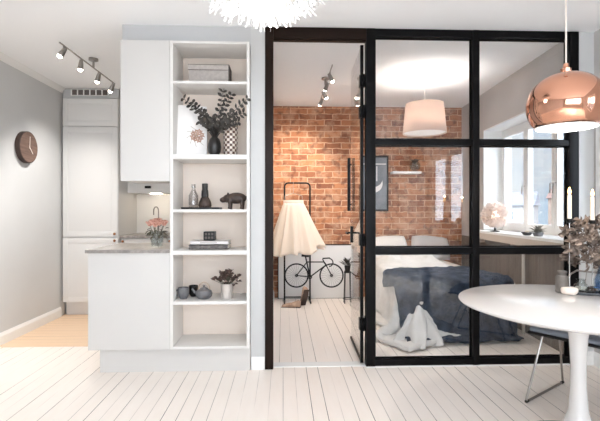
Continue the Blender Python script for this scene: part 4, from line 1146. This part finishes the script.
# ---------------------------------------------------------------- dining table and chair
def cam2w(lat, dep, z): return Vector((RT[0]*lat+AX[0]*dep, RT[1]*lat+AX[1]*dep, z))
tcn = cam2w(1.415, 2.236, 0); TZ = .735; TR = .575
tb = thing('dining_table', 'round white pedestal dining table at the right edge', 'table', tcn)
m = MB().lathe([(0,TZ-.03),(TR-.05,TZ-.03),(TR-.006,TZ-.014),(TR,TZ-.006),(TR-.001,TZ-.002),(TR-.004,TZ),(0,TZ)], tcn, 96); recalc(m); m.build('tabletop', 'table_white', tb)
m = MB().lathe([(0,.001),(.27,.001),(.275,.008),(.24,.02),(.15,.045),(.075,.10),(.045,.19),(.036,.32),(.036,.42),(.043,.56),(.06,.66),(.085,.702),(.0,.704)], tcn, 48); recalc(m); m.build('pedestal', 'table_white', tb)
# chair
A1 = cam2w(1.415, 2.754, 0); A2 = cam2w(1.835, 3.07, 0); fw = (A1-A2).normalized(); sdv = Vector((fw.y, -fw.x, 0))
if sdv.dot(tcn-A1) < 0: sdv = -sdv
cc_ = (A1+A2)/2+sdv*.23
chz = thing('dining_chair', 'chair with black sled wire legs and grey-blue seat behind the white table', 'chair', cc_)
def Cp(f, s_, z): return cc_+fw*f+sdv*s_+Vector((0,0,z))
for q, sg in enumerate((-1, 1)):
    s0 = sg*.23
    pts = [Cp(.10, s0*.86, .425), Cp(.255, s0, .03), Cp(.26, s0, .010), Cp(.23, s0, .008), Cp(-.23, s0, .008), Cp(-.262, s0, .010), Cp(-.256, s0, .03), Cp(-.12, s0*.86, .425)]
    MB().tube(pts, .0075, 8).build('leg', 'nickel', chz)
    for f in (.25, -.25): MB().tube([Cp(f-.014, s0, .009), Cp(f+.014, s0, .009)], .0092, 8).build('foot_cap', 'black_paint', chz)
m = MB().tube([Cp(.10,-.2,.425), Cp(.10,.2,.425)], .007, 8).tube([Cp(-.12,-.2,.425), Cp(-.12,.2,.425)], .007, 8); m.build('under_frame', 'nickel', chz)
def shell(mb, f0, f1, s0, z0, z1, th): pass
rotm = Matrix(((fw.x, sdv.x, 0), (fw.y, sdv.y, 0), (0,0,1)))
def cbox(f0, f1, s0, s1, z0, z1, bev, tilt=0, piv=None):
    m = MB().box((f0,s0,z0), (f1,s1,z1), bev, rot=Matrix.Rotation(tilt, 3, 'Y') if tilt else None, piv=piv, seg=3)
    for v in m.bm.verts: v.co = rotm @ v.co + cc_
    if rotm.determinant() < 0: bmesh.ops.reverse_faces(m.bm, faces=m.bm.faces)
    return m
cbox(-.23, .24, -.235, .235, .432, .447, .008).build('seat', 'black_paint', chz)
cbox(-.21, .235, -.225, .225, .448, .475, .012).build('cushion', 'cushion_grey', chz)
bpts = [Cp(-.20,-.2,.44), Cp(-.25,-.22,.60), Cp(-.30,-.20,.76), Cp(-.31,-.16,.79), Cp(-.31,.16,.79), Cp(-.30,.20,.76), Cp(-.25,.22,.60), Cp(-.20,.2,.44)]
m = MB().tube(bpts, .007, 8).tube([Cp(-.262,-.215,.64), Cp(-.275,0,.64), Cp(-.262,.215,.64)], .005, 8)
for q in (-.1, 0, .1): m.tube([Cp(-.20,q,.44), Cp(-.26,q,.62), Cp(-.31,q,.79)], .003, 6)
m.build('backrest', 'nickel', chz)

# tabletop objects
def onT(px, py): q = atZ(px, py, TZ); return Vector((q.x, q.y, TZ+.0005))
c = onT(562, 292.5)
o = thing('ceramic_jar', 'grey ceramic bottle jar, leftmost of the things on the dining table', 'jar', c)
m = MB().lathe([(0,.001),(.030,.001),(.034,.006),(.034,.085),(.028,.096),(.022,.098),(.022,.122),(.018,.124),(.016,.10),(0,.09)], c, 28); recalc(m); m.build('body', 'pot_grey', o)
m = MB().lathe([(.023,.110),(.0255,.112),(.0255,.122),(.023,.124)], c, 28); recalc(m); m.build('lip', 'pot_grey', o)
def candlestick(c, htop, label, base_m, stem_m, dome):
    o = thing('candlestick', label, 'candlestick', c, None)
    if dome: m = MB().lathe([(0,.001),(.036,.001),(.042,.008),(.044,.026),(.038,.036),(.012,.039),(0,.039)], c, 28)
    else: m = MB().lathe([(0,.001),(.04,.001),(.042,.004),(.03,.014),(.014,.024),(.0,.026)], c, 28)
    recalc(m); m.build('base', base_m, o)
    zc0 = htop-.175
    MB().tube([c+Vector((0,0,.035 if dome else .02)), Vector((c.x,c.y,zc0))], .0035, 10).build('stem', stem_m, o)
    m = MB().lathe([(.004,-.012),(.015,-.006),(.017,.014),(.013,.014),(.013,.0),(0,.0)], (c.x,c.y,zc0), 20); recalc(m); m.build('cup', 'black_paint', o)
    m = MB().lathe([(0,.0005),(.0115,.0005),(.0105,.145),(.006,.15),(0,.149)], (c.x,c.y,zc0), 18); recalc(m); cn = m.build('candle', 'candle', o)
    m = MB().tube([(c.x,c.y,zc0+.147),(c.x,c.y,zc0+.153)], .001, 5); m.build('wick', 'ink', cn)
    m = MB().lathe([(0,.150),(.007,.157),(.009,.166),(.005,.18),(0,.192)], (c.x,c.y,zc0), 12); recalc(m); m.build('flame', 'flame', cn)
    l = bpy.data.lights.new('candle_flame', 'POINT'); l.energy = .4; l.color = (1,.7,.42); l.shadow_soft_size = .01
    lo = bpy.data.objects.new('candle_flame', l); C.objects.link(lo); lo.location = (c.x,c.y,zc0+.2)
c = onT(569.5, 294); dz_ = (c.x*AX[0]+c.y*AX[1])
candlestick(c, EZ+(HY-190)/F*dz_, 'candlestick on a domed blush base beside the grey jar, lit candle', 'pot_blush', 'chrome', True)
c2 = onT(592.5, 292.5); dz_ = (c2.x*AX[0]+c2.y*AX[1])
candlestick(c2+Vector((0,0,.012)), EZ+(HY-192)/F*dz_, 'candlestick with a flared chrome foot on the black tray, lit candle', 'chrome', 'chrome', False)
# tray
tcc = onT(607, 294)+Vector((.0,.02,0))
ty = thing('serving_tray', 'black glossy tray carrying small vessels on the dining table', 'tray', tcc)
R3 = Matrix.Rotation(math.radians(-20), 3, 'Z')
m = MB().box(tcc+Vector((-.2,-.11,.0)), tcc+Vector((.2,.11,.006)), .003, rot=R3, piv=tcc); m.build('tray_base', 'tray_black', ty)
m = MB()
for a_, b_2 in (((-.2,-.11,.004),(.2,-.104,.014)), ((-.2,.104,.004),(.2,.11,.014)), ((-.2,-.104,.004),(-.194,.104,.014)), ((.194,-.104,.004),(.2,.104,.014))):
    m.box(tcc+Vector(a_), tcc+Vector(b_2), .002, rot=R3, piv=tcc)
m.build('tray_rim', 'tray_black', ty)
c = onT(581, 291.5)+Vector((0,0,.007))
o = thing('glass_jar', 'small squat clear glass jar on the black tray', 'jar', c)
m = MB().lathe([(0,.001),(.033,.001),(.038,.01),(.036,.032),(.02,.046),(.019,.056),(.027,.066),(.024,.066),(.016,.055),(.03,.03),(.03,.008),(0,.005)], c, 26); recalc(m); m.build('body', 'glass_vase', o)
m = MB().lathe([(0,.0055),(.029,.0055),(.029,.02),(0,.02)], c, 20); recalc(m); m.build('tealight', 'candle', o)
c = onT(603, 292)+Vector((0,0,.007))
o = thing('blue_vase', 'blue tinted glass vase holding dried flowers on the black tray', 'vase', c)
m = MB().lathe([(0,.001),(.035,.001),(.042,.02),(.044,.06),(.03,.1),(.022,.13),(.026,.145),(.022,.145),(.018,.13),(.026,.1),(.039,.06),(.036,.02),(0,.006)], c, 28); recalc(m); m.build('body', 'glass_blue', o)
m = MB().lathe([(0,.0065),(.034,.0065),(.037,.05),(0,.05)], c, 20); recalc(m); m.build('water', 'glass_blue', o)
df = thing('dried_flowers', 'bunch of brown dried leaves and seed heads in the blue glass vase', 'flowers', c+Vector((0,0,.1)))
dF = c.x*AX[0]+c.y*AX[1]
st = MB(); lf = MB()
for (ex, ey) in [(569,232),(573,248),(577,224),(584,222),(590,228),(596,222),(603,226),(580,240),(588,243),(596,246),(576,262),(586,258),(594,262),(602,256),(610,236),(572,240),(604,266),(583,232),(598,236),(615,250),(612,224),(570,256),(590,250),(620,238),(592,236)]:
    E = atD(ex, ey, dF+random.uniform(-.12,.1)); S0 = c+Vector((0,0,.13)); md = (S0+E)/2+Vector((0,0,.02))
    pts = [S0*(1-t)**2+md*2*t*(1-t)+E*t*t for t in [i/6 for i in range(7)]]
    st.tube(pts, .0018, 5)
    for k in range(14):
        p = E+Vector((random.gauss(0,.012), random.gauss(0,.012), random.gauss(0,.012)))
        lf.leaf(p, (random.gauss(0,1), random.gauss(0,1), random.gauss(0,1)), (random.gauss(0,1),-1,random.gauss(0,1)), random.uniform(.03,.055), random.uniform(.02,.034), .3)
st.tube([c+Vector((.0,0,.01)), c+Vector((0,0,.14))], .006, 6)
st.build('stem', 'leaf_dry', df); tag(lf.build('dry_leaves', 'leaf_dry', df), kind='stuff')

# ---------------------------------------------------------------- houses across the street
def house(name, label, x, y, w, d, top, rh, wm, rm, ang):
    t = thing(name, label, 'building', (x, y, -14), 'houses seen through the bedroom window', ang)
    MB().box((-w/2,-d/2,0), (w/2,d/2,top+14), 0).build('walls', wm, t, world=False, smooth=False)
    m = MB().prism([(-w/2-.3,-d/2-.4,top+14), (-w/2-.3,d/2+.4,top+14), (-w/2-.3,0,top+14+rh)], (w+.6,0,0)); recalc(m); m.build('roof', rm, t, world=False, smooth=False)
    MB().box((w*.2,-.5,top+14+rh*.4), (w*.2+.9,.5,top+15.2+rh), 0).build('chimney', 'roof_red', t, world=False, smooth=False)
    for k in range(int(w//2.6)):
        for j in range(3):
            xx = -w/2+1.2+k*2.6; zz_ = top+14-2.1-j*3
            f = MB().box((xx-.08,-d/2-.06,zz_-.08), (xx+1.18,-d/2-.001,zz_+1.48)).build('window', 'trim_white', t, world=False, smooth=False)
            MB().box((xx,-d/2-.08,zz_), (xx+1.1,-d/2-.061,zz_+1.4)).build('pane', 'pane_dark', f, world=False, smooth=False)
house('house', 'pale plastered house with slate roof seen through the left window pane', 30, 66, 15, 9, 1.9, 2.0, 'plaster_out', 'roof_slate', math.radians(-35))
house('house', 'ochre house with red roof seen through the middle of the window', 52, 70, 14, 9, 3.2, 1.8, 'plaster_ochre', 'roof_red', math.radians(-40))
house('house', 'long pale house with slate roof seen through the right window pane', 52, 42, 16, 10, 1.5, 2.4, 'plaster_out', 'roof_slate', math.radians(-50))
g = MB().box((8,-120,-14.3), (160,160,-14)).build('ground_outside', 'roof_slate', smooth=False); struct(g)

# ---------------------------------------------------------------- world and light
SKY0, SKY1 = .46, 4.6
w = bpy.data.worlds.new('sky'); S.world = w; w.use_nodes = True
N = w.node_tree.nodes; L = w.node_tree.links; bg = N['Background']
tc = N.new('ShaderNodeTexCoord'); sp = N.new('ShaderNodeSeparateXYZ'); L.new(tc.outputs['Generated'], sp.inputs[0])
rp_ = N.new('ShaderNodeValToRGB'); L.new(sp.outputs['Z'], rp_.inputs['Fac'])
rp_.color_ramp.elements[0].position = 0; rp_.color_ramp.elements[0].color = lin((190,218,242))
rp_.color_ramp.elements[1].position = .35; rp_.color_ramp.elements[1].color = lin((120,186,240))
ns = N.new('ShaderNodeTexNoise'); ns.inputs['Scale'].default_value = 3.5; ns.inputs['Detail'].default_value = 6; L.new(tc.outputs['Generated'], ns.inputs['Vector'])
r2 = N.new('ShaderNodeValToRGB'); r2.color_ramp.elements[0].position = .52; r2.color_ramp.elements[1].position = .7; L.new(ns.outputs['Fac'], r2.inputs['Fac'])
mx = N.new('ShaderNodeMix'); mx.data_type = 'RGBA'; mx.inputs[7].default_value = lin((250,250,250))
L.new(r2.outputs['Color'], mx.inputs[0]); L.new(rp_.outputs['Color'], mx.inputs[6]); mw = N.new('ShaderNodeMix'); mw.data_type = 'RGBA'; mw.inputs[7].default_value = lin((232,242,255)); L.new(mx.outputs[2], mw.inputs[6]); L.new(mw.outputs[2], bg.inputs['Color'])
mr = N.new('ShaderNodeMapRange'); mr.interpolation_type = 'SMOOTHSTEP'
mr.inputs['From Min'].default_value = .78; mr.inputs['From Max'].default_value = -.35
mr.inputs['To Min'].default_value = SKY0; mr.inputs['To Max'].default_value = SKY1
m0 = N.new('ShaderNodeMapRange'); m0.inputs['From Min'].default_value = .7; m0.inputs['From Max'].default_value = .3; L.new(sp.outputs['Y'], m0.inputs['Value']); L.new(m0.outputs['Result'], mw.inputs[0])
L.new(sp.outputs['Y'], mr.inputs['Value']); L.new(mr.outputs['Result'], bg.inputs['Strength'])
def win_light(name, loc, rot, sx_, sy_, power, col=(1,.99,.98)):
    ld = bpy.data.lights.new(name, 'AREA'); ld.shape = 'RECTANGLE'; ld.size = sx_; ld.size_y = sy_; ld.energy = power; ld.color = col
    lo = bpy.data.objects.new(name, ld); C.objects.link(lo); lo.location = loc; lo.rotation_euler = rot
    return lo
# portals guide the sky sampling through the window openings
def portal(loc, rot, a, b):
    lo = win_light('window_portal', loc, rot, a, b, 1); lo.data.cycles.is_portal = True
portal((XR+.19, (W1[0]+W1[1])/2, 1.53), (0, PI/2, 0), 1.25, 1.7)
portal((XR+.19, (W2[0]+W2[1])/2, 1.5), (0, PI/2, 0), 1.2, .5)
portal((0, YREAR-T-.01, (RZ0+RZ1)/2), (PI/2, 0, 0), 3.8, 1.6)
pm = RWp((sR0+sR1)/2, OW+.12, 1.6); portal(pm, (0, PI/2, math.atan2(dd.y, dd.x)-PI/2), 1.25, sR1-sR0)
sun = bpy.data.lights.new('daylight', 'SUN'); sun.energy = 5; sun.angle = math.radians(8); sun.color = (1,1,1)
so = bpy.data.objects.new('daylight', sun); C.objects.link(so); so.rotation_euler = Vector((.2,.8,-.57)).to_track_quat('-Z','Y').to_euler()

# ---------------------------------------------------------------- camera, view
cam = bpy.data.cameras.new('camera'); cam.sensor_width = 36; cam.lens = F/600*36; cam.clip_start = .05; cam.clip_end = 500
co = bpy.data.objects.new('camera', cam); C.objects.link(co)
co.location = (0,0,EZ); co.rotation_euler = (PI/2, 0, -TH); S.camera = co
S.view_settings.view_transform = 'Standard'; S.view_settings.look = 'None'; S.view_settings.gamma = 1
S.view_settings.exposure = 1.24
cy = S.cycles
cy.max_bounces = 12; cy.diffuse_bounces = 7; cy.glossy_bounces = 5; cy.transparent_max_bounces = 24; cy.transmission_bounces = 8
cy.caustics_reflective = False; cy.caustics_refractive = False; cy.sample_clamp_indirect = 6
